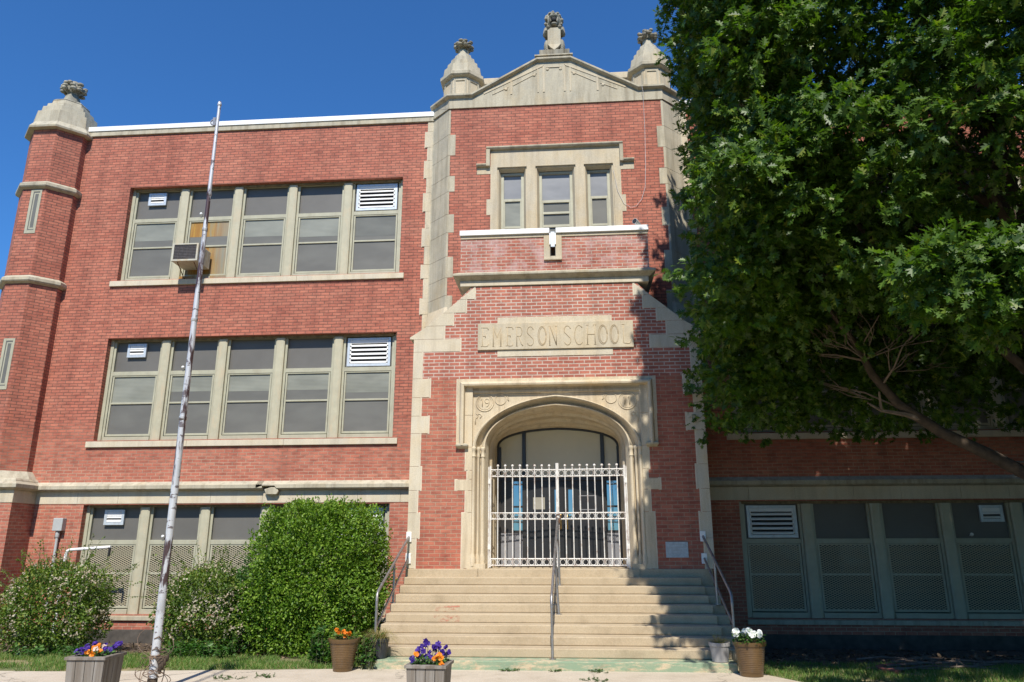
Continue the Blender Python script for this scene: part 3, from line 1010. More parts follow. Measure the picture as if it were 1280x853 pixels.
# chamfered stone piers with toothed quoins
for sgn, xi in ((-1, GX0), (1, GX1)):
    mb = MB()
    fr = lambda x: x * sgn
    xo = xi + sgn * 0.5
    zs = [3.35, 6.2]
    steps = [0.62, 0.50, 0.60, 0.46, 0.55, 0.64, 0.5, 0.62, 0.44, 0.58, 0.6, 0.55]
    z = 6.0
    k = 0
    rr = random.Random(4)
    while z < 12.84:
        h = min(steps[k % len(steps)], 12.85 - z)
        if 12.85 - z - h < 0.25: h = 12.85 - z
        wide = k % 2 == 0
        e = 0.0025
        inn = xi - sgn * (0.165 if wide else 0.03)
        out = xo + sgn * (0.17 if not wide else 0.07)
        g = 0.006
        poly = [(inn, YG - g), (xi + sgn * 0.02, YG - g), (xo + sgn * 0.004, YW - g - 0.014), (out, YW - g - 0.014), (out, YW + 0.2), (inn, YW + 0.2)]
        if sgn < 0: poly = poly[::-1]
        mb.prism_z(poly, z + e, z + h - e)
        z += h; k += 1
    B(mb, 'pier', M['stone_grey'], bevel=0.004)
    mb, mo = MB(), MB()
    z, k = 6.0, 0
    while z < 12.80:
        h = min(steps[(k + 3) % len(steps)] * 0.85, 12.80 - z)
        w_ = 0.16 if k % 2 else 0.085
        a, b = sorted((xo + sgn * 0.03, xo + sgn * (0.07 + w_)))
        mb.box(a, b, YW - 0.024, YW + 0.1, z + 0.003, z + h - 0.003)
        a, b = sorted((xo + sgn * (0.05 + w_), xo + sgn * (0.085 + w_)))
        mo.box(a, b, YW - 0.006, YW + 0.1, z - 0.008, z + h + 0.008)
        a, b = sorted((xi - sgn * (0.14 if k % 2 else 0.0), xi - sgn * 0.18 if k % 2 else xi - sgn * 0.045))
        z += h; k += 1
    B(mb, 'wing_quoin_strip', M['stone'], bevel=0.004)
    B(mo, 'mortar_line', M['joint'])
    # weathered foot of the pier where the porch roof meets it
    mb = MB()
    poly = [(xi - sgn * 0.05, YG - 0.12), (xi + sgn * 0.06, YG - 0.12), (xo + sgn * 0.09, YW - 0.09), (xo + sgn * 0.09, YW + 0.1), (xi - sgn * 0.05, YW + 0.1)]
    if sgn < 0: poly = poly[::-1]
    top = [(xi - sgn * 0.05, YG - 0.01), (xi + sgn * 0.02, YG - 0.01), (xo + sgn * 0.004, YW - 0.025), (xo + sgn * 0.004, YW + 0.1), (xi - sgn * 0.05, YW + 0.1)]
    if sgn < 0: top = top[::-1]
    mb.prism_z(poly, 4.0, 7.05, top=False)
    mb.loft([[(x, y, 7.05) for x, y in poly], [(x, y, 7.42) for x, y in top]])
    B(mb, 'pier_foot', M['stone'], bevel=0.006)
# gable window surround
mb = MB()
yS = YG - 0.006
lights = [(-1.62, -1.04), (-0.65, 0.19), (0.57, 1.13)]
lz0, lz1 = 8.9, 11.02
# frame stones: full panel with three openings, splayed towards the lights
holes = [(a - 0.085, b + 0.085, 8.6, 11.12) for a, b in lights]
wall(mb, gw0, gw1, 8.6, gwz, holes, yS, YG + 0.035)
B(mb, 'window_surround', M['stone'])
mb = MB()
for a, b in lights:
    A0, B0, Z0 = a - 0.085, b + 0.085, 11.12
    mb.face([(A0, YG + 0.035, 8.6), (A0 + 0.03, YG + 0.035, 8.6), (A0 + 0.03, YG + 0.035, Z0 - 0.03), (A0, YG + 0.035, Z0)])
    mb.face([(B0 - 0.03, YG + 0.035, 8.6), (B0, YG + 0.035, 8.6), (B0, YG + 0.035, Z0), (B0 - 0.03, YG + 0.035, Z0 - 0.03)])
    mb.face([(A0, YG + 0.035, Z0), (A0 + 0.03, YG + 0.035, Z0 - 0.03), (B0 - 0.03, YG + 0.035, Z0 - 0.03), (B0, YG + 0.035, Z0)])
    for s0, s1, y0, y1 in ((0.03, 0.055, 0.035, 0.09), (0.055, 0.085, 0.09, 0.16)):
        l0, l1, r0, r1, q0, q1 = A0 + s0, A0 + s1, B0 - s0, B0 - s1, Z0 - s0, Z0 - s1
        mb.face([(l0, YG + y0, 8.6), (l1, YG + y1, 8.6), (l1, YG + y1, q1), (l0, YG + y0, q0)])
        mb.face([(r1, YG + y1, 8.6), (r0, YG + y0, 8.6), (r0, YG + y0, q0), (r1, YG + y1, q1)])
        mb.face([(l0, YG + y0, q0), (l1, YG + y1, q1), (r1, YG + y1, q1), (r0, YG + y0, q0)])
B(mb, 'window_moulding', M['stone'])
mb = MB()      # tooth stones at the sides and the returns of the hood
mb.box(gw0 - 0.10, gw0 + 0.01, YG - 0.008, YG + 0.1, 9.81, 10.24)
mb.box(gw1 - 0.01, gw1 + 0.10, YG - 0.008, YG + 0.1, 9.79, 10.24)
mb.box(-2.225, gw0 - 0.001, YG - 0.009, YG + 0.1, 10.94, 11.15)
mb.box(gw1 + 0.001, 1.735, YG - 0.009, YG + 0.1, 10.93, 11.15)
B2(mb, 'window_quoin', M['stone'], bevel=0.004)
mb = MB()
def hood_bar(mb, x0, x1, z0, z1, y0=YG - 0.10):
    pf = [(YG, z0), (y0 + 0.03, z0), (y0, z0 + 0.04), (y0, z0 + 0.07), (YG, z1)]
    mb.loft([[(x0, y, z) for y, z in pf], [(x1, y, z) for y, z in pf]])
hood_bar(mb, -1.985, 1.475, 11.60, 11.73)
hood_bar(mb, -2.235, -1.985, 11.13, 11.24)
hood_bar(mb, 1.475, 1.745, 11.13, 11.24)
mb.box(-1.985, -1.885, YG - 0.098, YG, 11.13, 11.60)
mb.box(1.385, 1.475, YG - 0.098, YG, 11.13, 11.60)
B(mb, 'hood_mould', M['stone_grey'], bevel=0.008)
# tripartite sashes
for i, (a, b) in enumerate(lights):
    yf = YG + 0.16
    mb = MB()
    f_ = 0.07
    mb.box(a, a + f_, yf, yf + 0.1, 8.6, lz1)
    mb.box(b - f_, b, yf, yf + 0.1, 8.6, lz1)
    mb.box(a + f_, b - f_, yf, yf + 0.1, lz1 - 0.06, lz1)
    mid = [10.27, 10.2, 10.27][i]
    mb.box(a + f_, b - f_, yf + 0.01, yf + 0.1, mid - 0.03, mid + 0.04)
    if i == 1:
        mb.box(a + f_, b - f_, yf + 0.01, yf + 0.1, 9.86, 9.92)
        mb.box(a + f_, b - f_, yf + 0.01, yf + 0.1, 9.50, 9.57)
    else:
        mb.box(a + f_, b - f_, yf + 0.01, yf + 0.1, 9.50, 9.56)
    t = 0.03
    mb.box(a + f_, a + f_ + t, yf + 0.011, yf + 0.1, 8.6, mid - 0.03)
    mb.box(b - f_ - t, b - f_, yf + 0.011, yf + 0.1, 8.6, mid - 0.03)
    w = B(mb, 'window', M['paint'], bevel=0.005)
    mb = MB()
    mb.box(a + f_, b - f_, yf + 0.045, yf + 0.06, mid + 0.04, lz1 - 0.06)
    mb.build('pane', pane_mat('grey_film_glass', (0.26, 0.265, 0.275), (0.20, 0.205, 0.215), rough=0.25), w)
    mb = MB()
    mb.box(a + f_ + t, b - f_ - t, yf + 0.045, yf + 0.06, 9.3, mid - 0.03)
    mb.build('pane', M[['pane_blind', 'pane_blind_dark', 'pane_screen'][i]], w)
    mb = MB()
    mb.box(a + f_ + t, b - f_ - t, yf + 0.045, yf + 0.06, 8.6, 9.3)
    mb.build('pane', M['pane_screen'], w)

# gable parapet: base band, raking coping, panelled field
mb = MB()
gh = [(-3.33, 12.84), (2.89, 12.84), (2.89, 13.17), (1.93, 13.17), (0.72, 14.0), (-1.16, 14.0), (-2.37, 13.17), (-3.33, 13.17)]
mb.prism([(GX0 - 0.02, 12.862), (GX1 + 0.02, 12.862), (GX1 + 0.02, 13.15), (1.93, 13.15), (0.22, 14.12), (-0.66, 14.12), (-2.37, 13.15), (GX0 - 0.02, 13.15)], YG - 0.03, YG + 0.45)
for sgn, xi in ((-1, GX0), (1, GX1)):
    poly = [(xi, YG - 0.03), (xi + sgn * 0.02, YG - 0.03), (xi + sgn * 0.55, YW - 0.03), (xi + sgn * 0.55, YW + 0.4), (xi, YW + 0.4)]
    if sgn < 0: poly = poly[::-1]
    mb.prism_z(poly, 12.862, 13.15)
B(mb, 'gable_parapet', M['stone_grey'], bevel=0.006)
mb = MB()     # recessed panels shown by thin raised fillets
def bar(mb, a, b, w, y0, y1):
    a = Vector((a[0], 0, a[1])); b = Vector((b[0], 0, b[1]))
    d = (b - a).normalized(); n = Vector((-d.z, 0, d.x)) * w / 2
    mb.prism([((a - n).x, (a - n).z), ((b - n).x, (b - n).z), ((b + n).x, (b + n).z), ((a + n).x, (a + n).z)], y0, y1)
for s in (-1, 1):
    X = lambda d: CG + s * d
    def b2(p, q, w=0.035):
        p = (X(p[0]), p[1]); q = (X(q[0]), q[1])
        bar(mb, *((p, q) if p[0] <= q[0] else (q, p)), w, YG - 0.044, YG - 0.028)
    b2((0.27, 13.22), (0.27, 14.02), 0.05)
    b2((0.42, 13.22), (0.42, 13.92))
    b2((1.12, 13.20), (1.12, 13.58), 0.05)
    b2((0.27, 14.03), (1.85, 13.14 + 0.12), 0.05)
    b2((0.45, 13.80), (1.08, 13.46), 0.022)
    b2((1.20, 13.42), (1.62, 13.22), 0.022)
    for dx, dz in ((0.17, 13.90), (0.52, 13.74), (1.26, 13.36)):
        mb.ball((X(dx), YG - 0.035, dz), (0.045, 0.02, 0.04), 8, 6)
bar(mb, (CG - 0.2, 13.96), (CG + 0.2, 13.96), 0.03, YG - 0.05, YG - 0.028)
B(mb, 'gable_tracery', M['stone'], bevel=0.004)
mb = MB()     # raking coping with a flat top, running out level over the piers
def coping_ring(p0, p1, lift=0.0):
    pass
path_top = [(-3.0, 13.15), (-2.37, 13.15), (-0.66, 14.12), (0.22, 14.12), (1.93, 13.15), (2.56, 13.15)]
prof = [(YG - 0.03, 0.0), (YG - 0.10, 0.03), (YG - 0.12, 0.05), (YG - 0.12, 0.10), (YG - 0.05, 0.145), (YG + 0.47, 0.145), (YG + 0.47, 0.0)]
mb.loft([[(x, y, z + dz) for y, dz in prof] for x, z in path_top])
for sgn, xi in ((-1, GX0), (1, GX1)):
    def pp(d): 
        q = [(xi - sgn * 0.06, YG - d), (xi + sgn * (0.02 + d * 0.41), YG - d), (xi + sgn * (0.50 + d * 0.9), YW - 0.02 - d * 0.5), (xi + sgn * (0.50 + d * 0.9), YW + 0.4), (xi - sgn * 0.06, YW + 0.4)]
        return q if sgn > 0 else q[::-1]
    mb.loft([[(x, y, 13.151 + dz) for x, y in pp(d)] for d, dz in ((0.03, 0.0), (0.10, 0.03), (0.121, 0.05), (0.121, 0.10), (0.05, 0.146))])
mb.box(-0.72, 0.28, YG - 0.121, YG + 0.48, 14.266, 14.30)
B(mb, 'gable_coping', M['stone_grey'])
# octagonal pinnacles over the piers
for sgn, px in ((-1, -2.70), (1, 2.31)):
    py = YG + 0.50
    mb = MB()
    mb.octa(px, py, [(0.47, 13.10), (0.47, 13.89)])
    pin = B(mb, 'pinnacle', M['stone'], bevel=0.01)
    mb = MB()   # sunk panels read as raised rims on the visible faces
    for k in range(8):
        a = -math.pi / 2 + k * math.pi / 4
        n_ = Vector((math.cos(a), math.sin(a), 0)); t_ = Vector((-n_.y, n_.x, 0))
        c_ = Vector((px, py, 0)) + n_ * 0.472
        for (u0, u1, z0, z1) in ((-0.17, -0.12, 13.30, 13.78), (0.12, 0.17, 13.30, 13.78), (-0.12, 0.12, 13.73, 13.78)):
            q = [c_ + t_ * u0 + Vector((0, 0, z0)), c_ + t_ * u1 + Vector((0, 0, z0)), c_ + t_ * u1 + Vector((0, 0, z1)), c_ + t_ * u0 + Vector((0, 0, z1))]
            qo = [p + n_ * 0.018 for p in q]
            mb.face(qo)
            for i in range(4):
                j = (i + 1) % 4
                mb.face([q[i], q[j], qo[j], qo[i]])
    mb.build('pinnacle_panel', M['stone_grey'], pin)
    mb = MB()
    z = 13.89
    mb.octa(px, py, [(0.47, z - 0.06), (0.55, z - 0.03), (0.58, z), (0.58, z + 0.09), (0.51, z + 0.15), (0.48, z + 0.38), (0.415, z + 0.385), (0.40, z + 0.55), (0.335, z + 0.555), (0.31, z + 0.72), (0.245, z + 0.725), (0.21, z + 0.88), (0.155, z + 0.885), (0.13, z + 1.06)])
    mb.build('pinnacle_cap', M['stone_grey'], pin)
    crocket_finial(px, py, z + 1.03, 0.27, pin, M['stone_old'], 5 + sgn)
# set back parapet behind the gable
mb = MB()
mb.box(-3.3, 2.9, YW + 0.4, YW + 0.6, 12.8, 14.12)
mb.box(-3.35, 2.95, YW + 0.32, YW + 0.68, 14.122, 14.32)
B(mb, 'rear_parapet', M['stone'], bevel=0.02)
mb = MB()
mb.box(-2.9, 2.5, YG + 0.36, YW + 0.4, 8.0, 12.84)
B(mb, 'gable_core', M['black'])

# ---- entrance porch
PX0, PX1 = -3.36, 2.70
def mir(x): return 2 * CP - x          # mirror about the porch axis
# stepped stone blocks: (z0, z1, inner edge at left side)
SIDE = [(1.405, 1.99, -3.18), (1.99, 2.50, -3.12), (2.50, 2.95, -3.17), (2.95, 3.44, -3.11), (3.44, 4.13, -3.15), (4.13, 4.50, -2.98),
        (4.50, 4.90, -3.16), (4.90, 5.31, -2.97), (5.31, 5.90, -3.16), (5.90, 6.185, -2.33)]
SHO = [(6.185, 6.485, -2.69), (6.485, 6.775, -2.50), (6.775, 7.08, -2.22), (7.08, 7.37, -2.03)]
def slope_x(z): return -3.36 + (z - 6.24) * (1.28 / 1.09)      # outer edge of the raking shoulders
FR = [(1.405, 2.50, -2.245), (2.50, 2.94, -2.18), (2.94, 3.165, -2.395), (3.165, 3.35, -2.15), (3.35, 3.83, -2.19), (3.83, 4.50, -2.36), (4.50, 5.28, -2.39)]
mb = MB()
wall(mb, PX0 + 0.02, PX1 - 0.02, 1.30, 5.29, [(-2.06, 1.46, 1.30, 5.1)], YP, YP + 0.3)
for s in (0, 1):
    x = PX0 + 0.02 if s == 0 else PX1 - 0.02
    q = [(x, 17.4, -0.5), (x, YP, -0.5), (x, YP, 6.2), (x, 17.4, 6.2)]
    mb.face(q if s == 0 else q[::-1])
B(mb, 'porch_wall', M['brick_porch'])
mb = MB()
mb.face([(PX0 + 0.02, YP, 5.29), (PX1 - 0.02, YP, 5.29), (PX1 - 0.02, YP, 6.2), (mir(-2.1), YP, 7.36), (-2.1, YP, 7.36), (PX0 + 0.02, YP, 6.2)])
B(mb, 'porch_upper_wall', M['brick_pointed'])
mb = MB()
e = 0.003
G = 0.007
for side in (0, 1):
    for z0, z1, xi in SIDE:
        a, b = PX0, xi
        if side: a, b = mir(xi), mir(PX0)
        mb.box(a, b, YP - G, YP + 0.35, z0 + e, z1 - e)
    for i, (z0, z1, xi) in enumerate(SHO):
        pl = [(slope_x(z0) - (0.09 if i == 0 else 0.0), z0 + e), (xi, z0 + e), (xi, z1 - e), (slope_x(z1), z1 - e)]
        if i == 0: pl = [(PX0 - 0.09, z0 + 0.012), (PX0 + 0.02, z0 + e), (xi, z0 + e), (xi, z1 - e), (slope_x(z1), z1 - e), (PX0 - 0.09, z0 + 0.05)]
        if side: pl = [(mir(x), z) for x, z in reversed(pl)]
        mb.prism(pl, YP - G - 0.002 * (i % 2), YG - 0.02)
mo = MB()
for side in (0, 1):
    for z0, z1, xi in SIDE:
        a, b = xi - 0.02, xi + 0.016
        if side: a, b = mir(b), mir(a)
        mo.box(a, b, YP - 0.0045, YP + 0.05, z0 - 0.010, z1 + 0.010)
    for i, (z0, z1, xi) in enumerate(SHO):
        a, b = xi - 0.02, xi + 0.016
        if side: a, b = mir(b), mir(a)
        mo.box(a, b, YP - 0.0045, YP + 0.05, z0 - 0.008, z1 + 0.008)
    for z0, z1, xi in FR:
        a, b = xi - 0.014, xi + 0.05
        if side: a, b = mir(b), mir(a)
        mo.box(a, b, YP - 0.004, YP + 0.05, z0 - 0.008, z1 + 0.008)
B2(mo, 'mortar_line', M['joint'])
B2(mb, 'porch_quoin_strip', M['stone_pale'], bevel=0.005)
mb = MB()
for side in (0, 1):
    for z0, z1, xi in FR:
        a, b = xi, -2.05
        if side: a, b = mir(b), mir(a)
        mb.box(a, b, YP - G, YP + 0.3, z0 + e, z1 - e)
B2(mb, 'portal_quoin_strip', M['portal'], bevel=0.005)
mb = MB()      # roof slabs of the porch shoulders + solid fill
mb.prism([(-2.2, 7.0), (mir(-2.2), 7.0), (mir(-2.15), 7.40), (-2.15, 7.40)], YP + 0.02, YG)
B(mb, 'porch_core', M['stone_grey'])
# stone plinth at the foot of the porch wall
mb = MB()
for a, b in ((-3.36, -1.9), (-1.898, 1.3), (1.302, 2.70)):
    mb.box(a, b, YP - 0.06, YP + 0.5, -0.3, 1.402)
B(mb, 'porch_plinth', M['steps'], bevel=0.012)
# cornice and parapet of the balcony
mb = MB()
mb.box(-2.36, 1.77, YP - 0.03, YP + 0.5, 7.375, 7.50)
B(mb, 'balcony_band', M['stone_pale'], bevel=0.008)
mb = MB()
prof = [(0.02, 7.502), (0.06, 7.53), (0.13, 7.575), (0.15, 7.59), (0.15, 7.635), (0.03, 7.70)]
mb.loft([[(-2.36 - d, YP - d, z), (1.77 + d, YP - d, z), (1.77 + d, YG, z), (-2.36 - d, YG, z)] for d, z in prof])
B(mb, 'balcony_cornice', M['stone_grey'], bevel=0.005)
mb = MB()
wall(mb, -2.37, 1.80, 7.65, 8.50, [(-0.36, -0.24, 8.04, 8.50)], YP, YP + 0.32)
mb.face([(-2.37, YG, 7.65), (-2.37, YP, 7.65), (-2.37, YP, 8.5), (-2.37, YG, 8.5)])
mb.face([(1.80, YP, 7.65), (1.80, YG, 7.65), (1.80, YG, 8.5), (1.80, YP, 8.5)])
B(mb, 'balcony_parapet', M['brick_bloom'])
mb = MB()
mb.box(-2.375, -0.50, YP - 0.02, YP + 0.36, 8.50, 8.575)
mb.box(-0.10, 1.805, YP - 0.02, YP + 0.36, 8.50, 8.575)
mb.box(-0.50, -0.36, YP - 0.022, YP + 0.3, 7.97, 8.578)
mb.box(-0.24, -0.10, YP - 0.022, YP + 0.3, 7.97, 8.578)
mb.box(-0.36, -0.24, YP - 0.022, YP + 0.3, 7.95, 8.04)
mb.prism_z([(-0.50, YP - 0.05), (-0.10, YP - 0.05), (-0.10, YP), (-0.50, YP)], 7.94, 7.99)
B(mb, 'parapet_trim', M['stone'], bevel=0.008)
mb = MB()
mb.box(-2.39, -0.37, YP - 0.06, YP + 0.40, 8.577, 8.70)
mb.box(-0.23, 1.82, YP - 0.06, YP + 0.40, 8.577, 8.70)
mb.box(-0.375, -0.345, YP - 0.055, YP - 0.024, 8.30, 8.576)
mb.box(-0.255, -0.225, YP - 0.055, YP - 0.024, 8.30, 8.576)
B2(mb, 'parapet_cap', M['white_metal'], bevel=0.008)
mb = MB()
mb.box(-0.343, -0.257, YP - 0.02, YP + 0.02, 8.26, 8.62)
B(mb, 'drain_lining', M['alu'])
mb = MB()
mb.box(-0.35, -0.25, YP + 0.15, YP + 0.2, 8.0, 8.5)
B(mb, 'drain_back', M['rust'])
mb = MB()
mb.box(-2.36, 1.79, YP + 0.3, YG, 7.64, 7.80)
B(mb, 'balcony_floor', M['stone_grey'])

# portal: label mould, spandrels, moulded Tudor arch
def arch_pts(hw, zs, za, n=36, sharp=0.0):
    out = []
    for i in range(n + 1):
        a = math.pi * i / n
        r = -math.cos(a)
        h = 0.88 * (max(0, 1 - abs(r) ** (2 + 0.5 * sharp))) ** (0.5 - 0.08 * sharp) + 0.12 * (1 - abs(r))
        out.append((CP + hw * r, zs + (za - zs) * h))
    return out
def arch_ring(hw, y, zs, za, zb=1.398):
    a = arch_pts(hw, zs, za, sharp=min(1, max(0, (1.76 - hw) / 0.3)))
    return [(a[0][0], y, zb)] + [(x, y, z) for x, z in a] + [(a[-1][0], y, zb)]
orders = [(1.76, 15.52, 3.80, 4.925), (1.745, 15.455, 3.80, 4.91), (1.715, 15.445, 3.80, 4.89), (1.69, 15.46, 3.79, 4.87), (1.665, 15.56, 3.79, 4.85), (1.63, 15.64, 3.78, 4.82),
          (1.59, 15.67, 3.78, 4.79), (1.56, 15.64, 3.78, 4.765), (1.535, 15.565, 3.78, 4.745), (1.505, 15.57, 3.78, 4.72), (1.485, 15.62, 3.78, 4.70), (1.47, 15.70, 3.78, 4.69), (1.45, 15.74, 3.78, 4.67),
          (1.44, 15.80, 3.79, 4.66), (1.44, 15.98, 3.82, 4.63), (1.42, 16.0, 3.83, 4.60), (1.39, 16.03, 3.84, 4.57), (1.40, 16.08, 3.85, 4.575), (1.42, 16.10, 3.86, 4.585), (1.42, 16.32, 3.90, 4.55), (1.40, 16.34, 3.91, 4.525), (1.375, 16.38, 3.92, 4.49), (1.385, 16.43, 3.93, 4.495), (1.40, 16.45, 3.93, 4.50), (1.40, 16.62, 3.96, 4.48), (1.37, 16.66, 3.97, 4.44), (1.37, 16.9, 4.0, 4.43)]
mb = MB()
mb.loft([arch_ring(*o) for o in orders][::-1], closed=False)
B(mb, 'portal_arch', M['portal'], smooth=True)
mb = MB()      # spandrel panel
ap = arch_pts(1.76, 3.80, 4.925)
zt = 5.035
left, right = CP - 1.765, CP + 1.765
for (x0, z0), (x1, z1) in zip(ap[:-1], ap[1:]):
    mb.face([(x0, 15.52, z0), (x1, 15.52, z1), (x1, 15.52, zt), (x0, 15.52, zt)])
B(mb, 'spandrel', M['portal'])
mb = MB()      # label mould with dropped ends, stepped in section
def label(mb, d_out, d_in, y0, y1, zt, zb):
    for s in (-1, 1):
        a, b = CP + s * d_out, CP + s * d_in
        mb.box(min(a, b), max(a, b), y0, y1, zb, zt - (d_out - d_in))
    mb.box(CP - d_out, CP + d_out, y0, y1, zt - (d_out - d_in), zt)
def label_section(mb, prof, zb):
    """prof: (distance from the axis, y); mitred around three sides; top z = 5.28 - (2.09 - d)"""
    rings = []
    for d, y in prof:
        z = 5.285 - (2.095 - d)
        rings.append([(CP - d, y, zb), (CP - d, y, z), (CP + d, y, z), (CP + d, y, zb)])
    mb.loft(rings[::-1], closed=False)
label_section(mb, [(2.095, YP), (2.09, YP - 0.012), (2.03, YP - 0.012), (2.0, YP - 0.10), (1.965, YP - 0.12), (1.93, YP - 0.11), (1.915, YP - 0.03), (1.90, YP + 0.055), (1.845, YP + 0.06)], 3.86)
label_section(mb, [(1.86, YP + 0.06), (1.845, YP + 0.03), (1.80, YP + 0.03), (1.785, YP + 0.06), (1.765, YP + 0.075)], 3.80)
B(mb, 'label_mould', M['portal'])
mb = MB()
for s in (-1, 1):
    c = CP + s * 1.96
    mb.loft([[(c - w, YP - d, z), (c + w, YP - d, z), (c + w, YP + 0.05, z), (c - w, YP + 0.05, z)] for w, d, z in ((0.10, 0.03, 3.80), (0.13, 0.10, 3.84), (0.13, 0.11, 3.875), (0.08, 0.08, 3.90))])
    a, b = CP + s * 2.05, CP + s * 1.765
    mb.box(min(a, b), max(a, b), YP + 0.02, YP + 0.2, 1.405, 3.83)
B2(mb, 'label_stop', M['stone_grey'], bevel=0.006)
mb = MB()      # capitals, shafts and bases of the jambs
for s in (-1, 1):
    for d, y, r in ((1.72, 15.475, 0.034), (1.63, 15.545, 0.026), (1.54, 15.575, 0.034)):
        cx = CP + s * d
        mb.lathe(cx, y, [(r * 1.7, 1.45), (r * 1.7, 1.62), (r * 1.15, 1.68), (r, 1.70), (r, 3.60), (r * 1.1, 3.62), (r * 1.45, 3.64), (r * 1.2, 3.67), (r * 1.15, 3.76), (r * 1.6, 3.785), (r * 1.6, 3.82), (r * 1.05, 3.84)], 12)
    a, b = CP + s * 1.83, CP + s * 1.455
    mb.prism_z([(min(a, b), 15.43), (max(a, b), 15.43), (max(a, b), 15.75), (min(a, b), 15.75)], 1.403, 1.50)
B2(mb, 'jamb_shaft', M['portal'], smooth=True)
mb = MB()      # tracery circles and cusps
yS = 15.517
def circ(c, r, w=0.016):
    mb.ring((c[0], yS, c[1]), r, w, 28, 6)
for s in (-1, 1):
    circ((CP + s * 1.50, 4.78), 0.185, 0.0135)
    circ((CP + s * 1.50, 4.78), 0.15, 0.006)
    circ((CP + s * 1.165, 4.845), 0.115, 0.012)
    X = lambda d: CP + s * d
    mb.tube([(X(0.30), yS, 4.955), (X(0.99), yS, 4.955), (X(1.03), yS, 4.915), (X(1.0), yS, 4.88), (X(1.02), yS, 4.845), (X(0.985), yS, 4.81)], 0.011, 6)
    mb.tube([(X(1.69), yS, 4.56), (X(1.64), yS, 4.51), (X(1.66), yS, 4.46), (X(1.70), yS, 4.44), (X(1.70), yS, 4.32)], 0.011, 6)
    mb.tube([(X(1.66), yS, 4.53), (X(1.60), yS, 4.545), (X(1.56), yS, 4.50), (X(1.60), yS, 4.45)], 0.011, 6)
B(mb, 'spandrel_tracery', M['portal'], smooth='all')

def strokes(name, mat, parent, glyphs, y, r, aspect=1.0):
    mb = MB()
    for pl in glyphs:
        mb.tube([(x, y, z) for x, z in pl], r, 6)
    return mb.build(name, mat, parent, smooth='all')
def arc(cx, cz, rx, rz, a0, a1, n=14):
    return [(cx + rx * math.cos(R(a0 + (a1 - a0) * i / n)), cz + rz * math.sin(R(a0 + (a1 - a0) * i / n))) for i in range(n + 1)]
# date: 19 and 11
c1, c2, zc = CP - 1.50, CP + 1.50, 4.78
g = [[(c1 - 0.055, zc - 0.085), (c1 - 0.055, zc + 0.09), (c1 - 0.085, zc + 0.055)],
     arc(c1 + 0.045, zc + 0.04, 0.045, 0.05, 0, 360), arc(c1 + 0.02, zc + 0.03, 0.07, 0.12, 5, -75),
     [(c2 - 0.05, zc - 0.085), (c2 - 0.05, zc + 0.09), (c2 - 0.075, zc + 0.06)], [(c2 + 0.05, zc - 0.085), (c2 + 0.05, zc + 0.09), (c2 + 0.025, zc + 0.06)]]
strokes('date_numerals', M['portal'], school, g, 15.518, 0.0115)

# name stone
mb = MB()
mb.box(-1.955, 1.385, YP - 0.045, YP + 0.1, 5.91, 6.50)
slab = B(mb, 'name_stone', M['stone'], bevel=0.008)
mb = MB()
mb.box(-1.53, 0.94, YP - 0.012, YP + 0.1, 6.503, 6.64)
mb.box(-1.53, 0.94, YP - 0.012, YP + 0.1, 5.76, 5.907)
B2(mb, 'name_stone_backing', M['stone_pale'], axis=6.2, coord=2, bevel=0.005)
def lettering():
    u = 3.34 / 945.0
    z0, z1 = 5.985, 6.415
    H = z1 - z0
    def X(px): return -1.955 + (px - 185) * u
    g = []
    def add(x0, x1, *pls):
        for pl in pls:
            g.append([(X(x0) + (X(x1) - X(x0)) * a, z0 + H * b) for a, b in pl])
    def ell(cx, cz, rx, rz, a0, a1): return arc(cx, cz, rx, rz, a0, a1, 16)
    E_ = [[(1, .86), (.92, .98), (.05, .98)], [(.22, .98), (.22, .12), (.3, .03), (.5, 0), (.9, .02), (1, .14)], [(.22, .54), (.62, .54)], [(.62, .62), (.62, .46)], [(0, .02), (.22, .02)]]
    M_ = [[(.08, 0), (.08, .98)], [(.08, .98), (.5, .45), (.92, .98)], [(.92, .98), (.92, 0)], [(0, 0), (.2, 0)], [(.8, 0), (1, 0)]]
    R_ = [[(.15, 0), (.15, .98)], [(0, .98), (.55, .98)] + ell(.55, .74, .33, .24, 90, -90) + [(.15, .5)], [(.45, .5), (.78, .1), (1, 0)], [(0, 0), (.3, 0)]]
    S_ = [ell(.5, .75, .42, .24, 20, 200) + [(.2, .62), (.55, .48), (.86, .36)] + ell(.5, .23, .42, .23, 25, -160)]
    O_ = [ell(.5, .5, .48, .5, 0, 360), ell(.54, .5, .38, .44, 0, 360)]
    N_ = [[(.1, 0), (.1, .98)], [(0, .98), (.18, .98), (.85, .02)], [(.88, 0), (.88, .98)], [(.76, .98), (1, .98)], [(0, 0), (.22, 0)]]
    C_ = [ell(.58, .5, .52, .5, 48, 312)]
    H_ = [[(.12, 0), (.12, 1)], [(.88, 0), (.88, 1)], [(.12, .52), (.88, .52)], [(0, 0), (.24, 0)], [(.76, 0), (1, 0)], [(0, 1), (.24, 1)], [(.76, 1), (1, 1)]]
    L_ = [[(.15, 1), (.15, .04), (.75, .0), (.95, .04), (1, .2)], [(0, 1), (.32, 1)]]
    for ch, a, b in ((E_, 205, 250), (M_, 276, 332), (E_, 357, 402), (R_, 418, 462), (S_, 485, 530), (O_, 552, 606), (N_, 620, 672), (S_, 710, 756), (C_, 773, 826), (H_, 846, 906), (O_, 918, 976), (O_, 988, 1042), (L_, 1062, 1112)):
        add(a, b, *ch)
    return g
M['letter'] = stone_mat('cut_letter_stone', (0.42, 0.33, 0.20), (0.48, 0.39, 0.26), (0.38, 0.32, 0.24), 0.4, 0.2)
strokes('lettering', M['letter'], slab, lettering(), YP - 0.045, 0.0095)

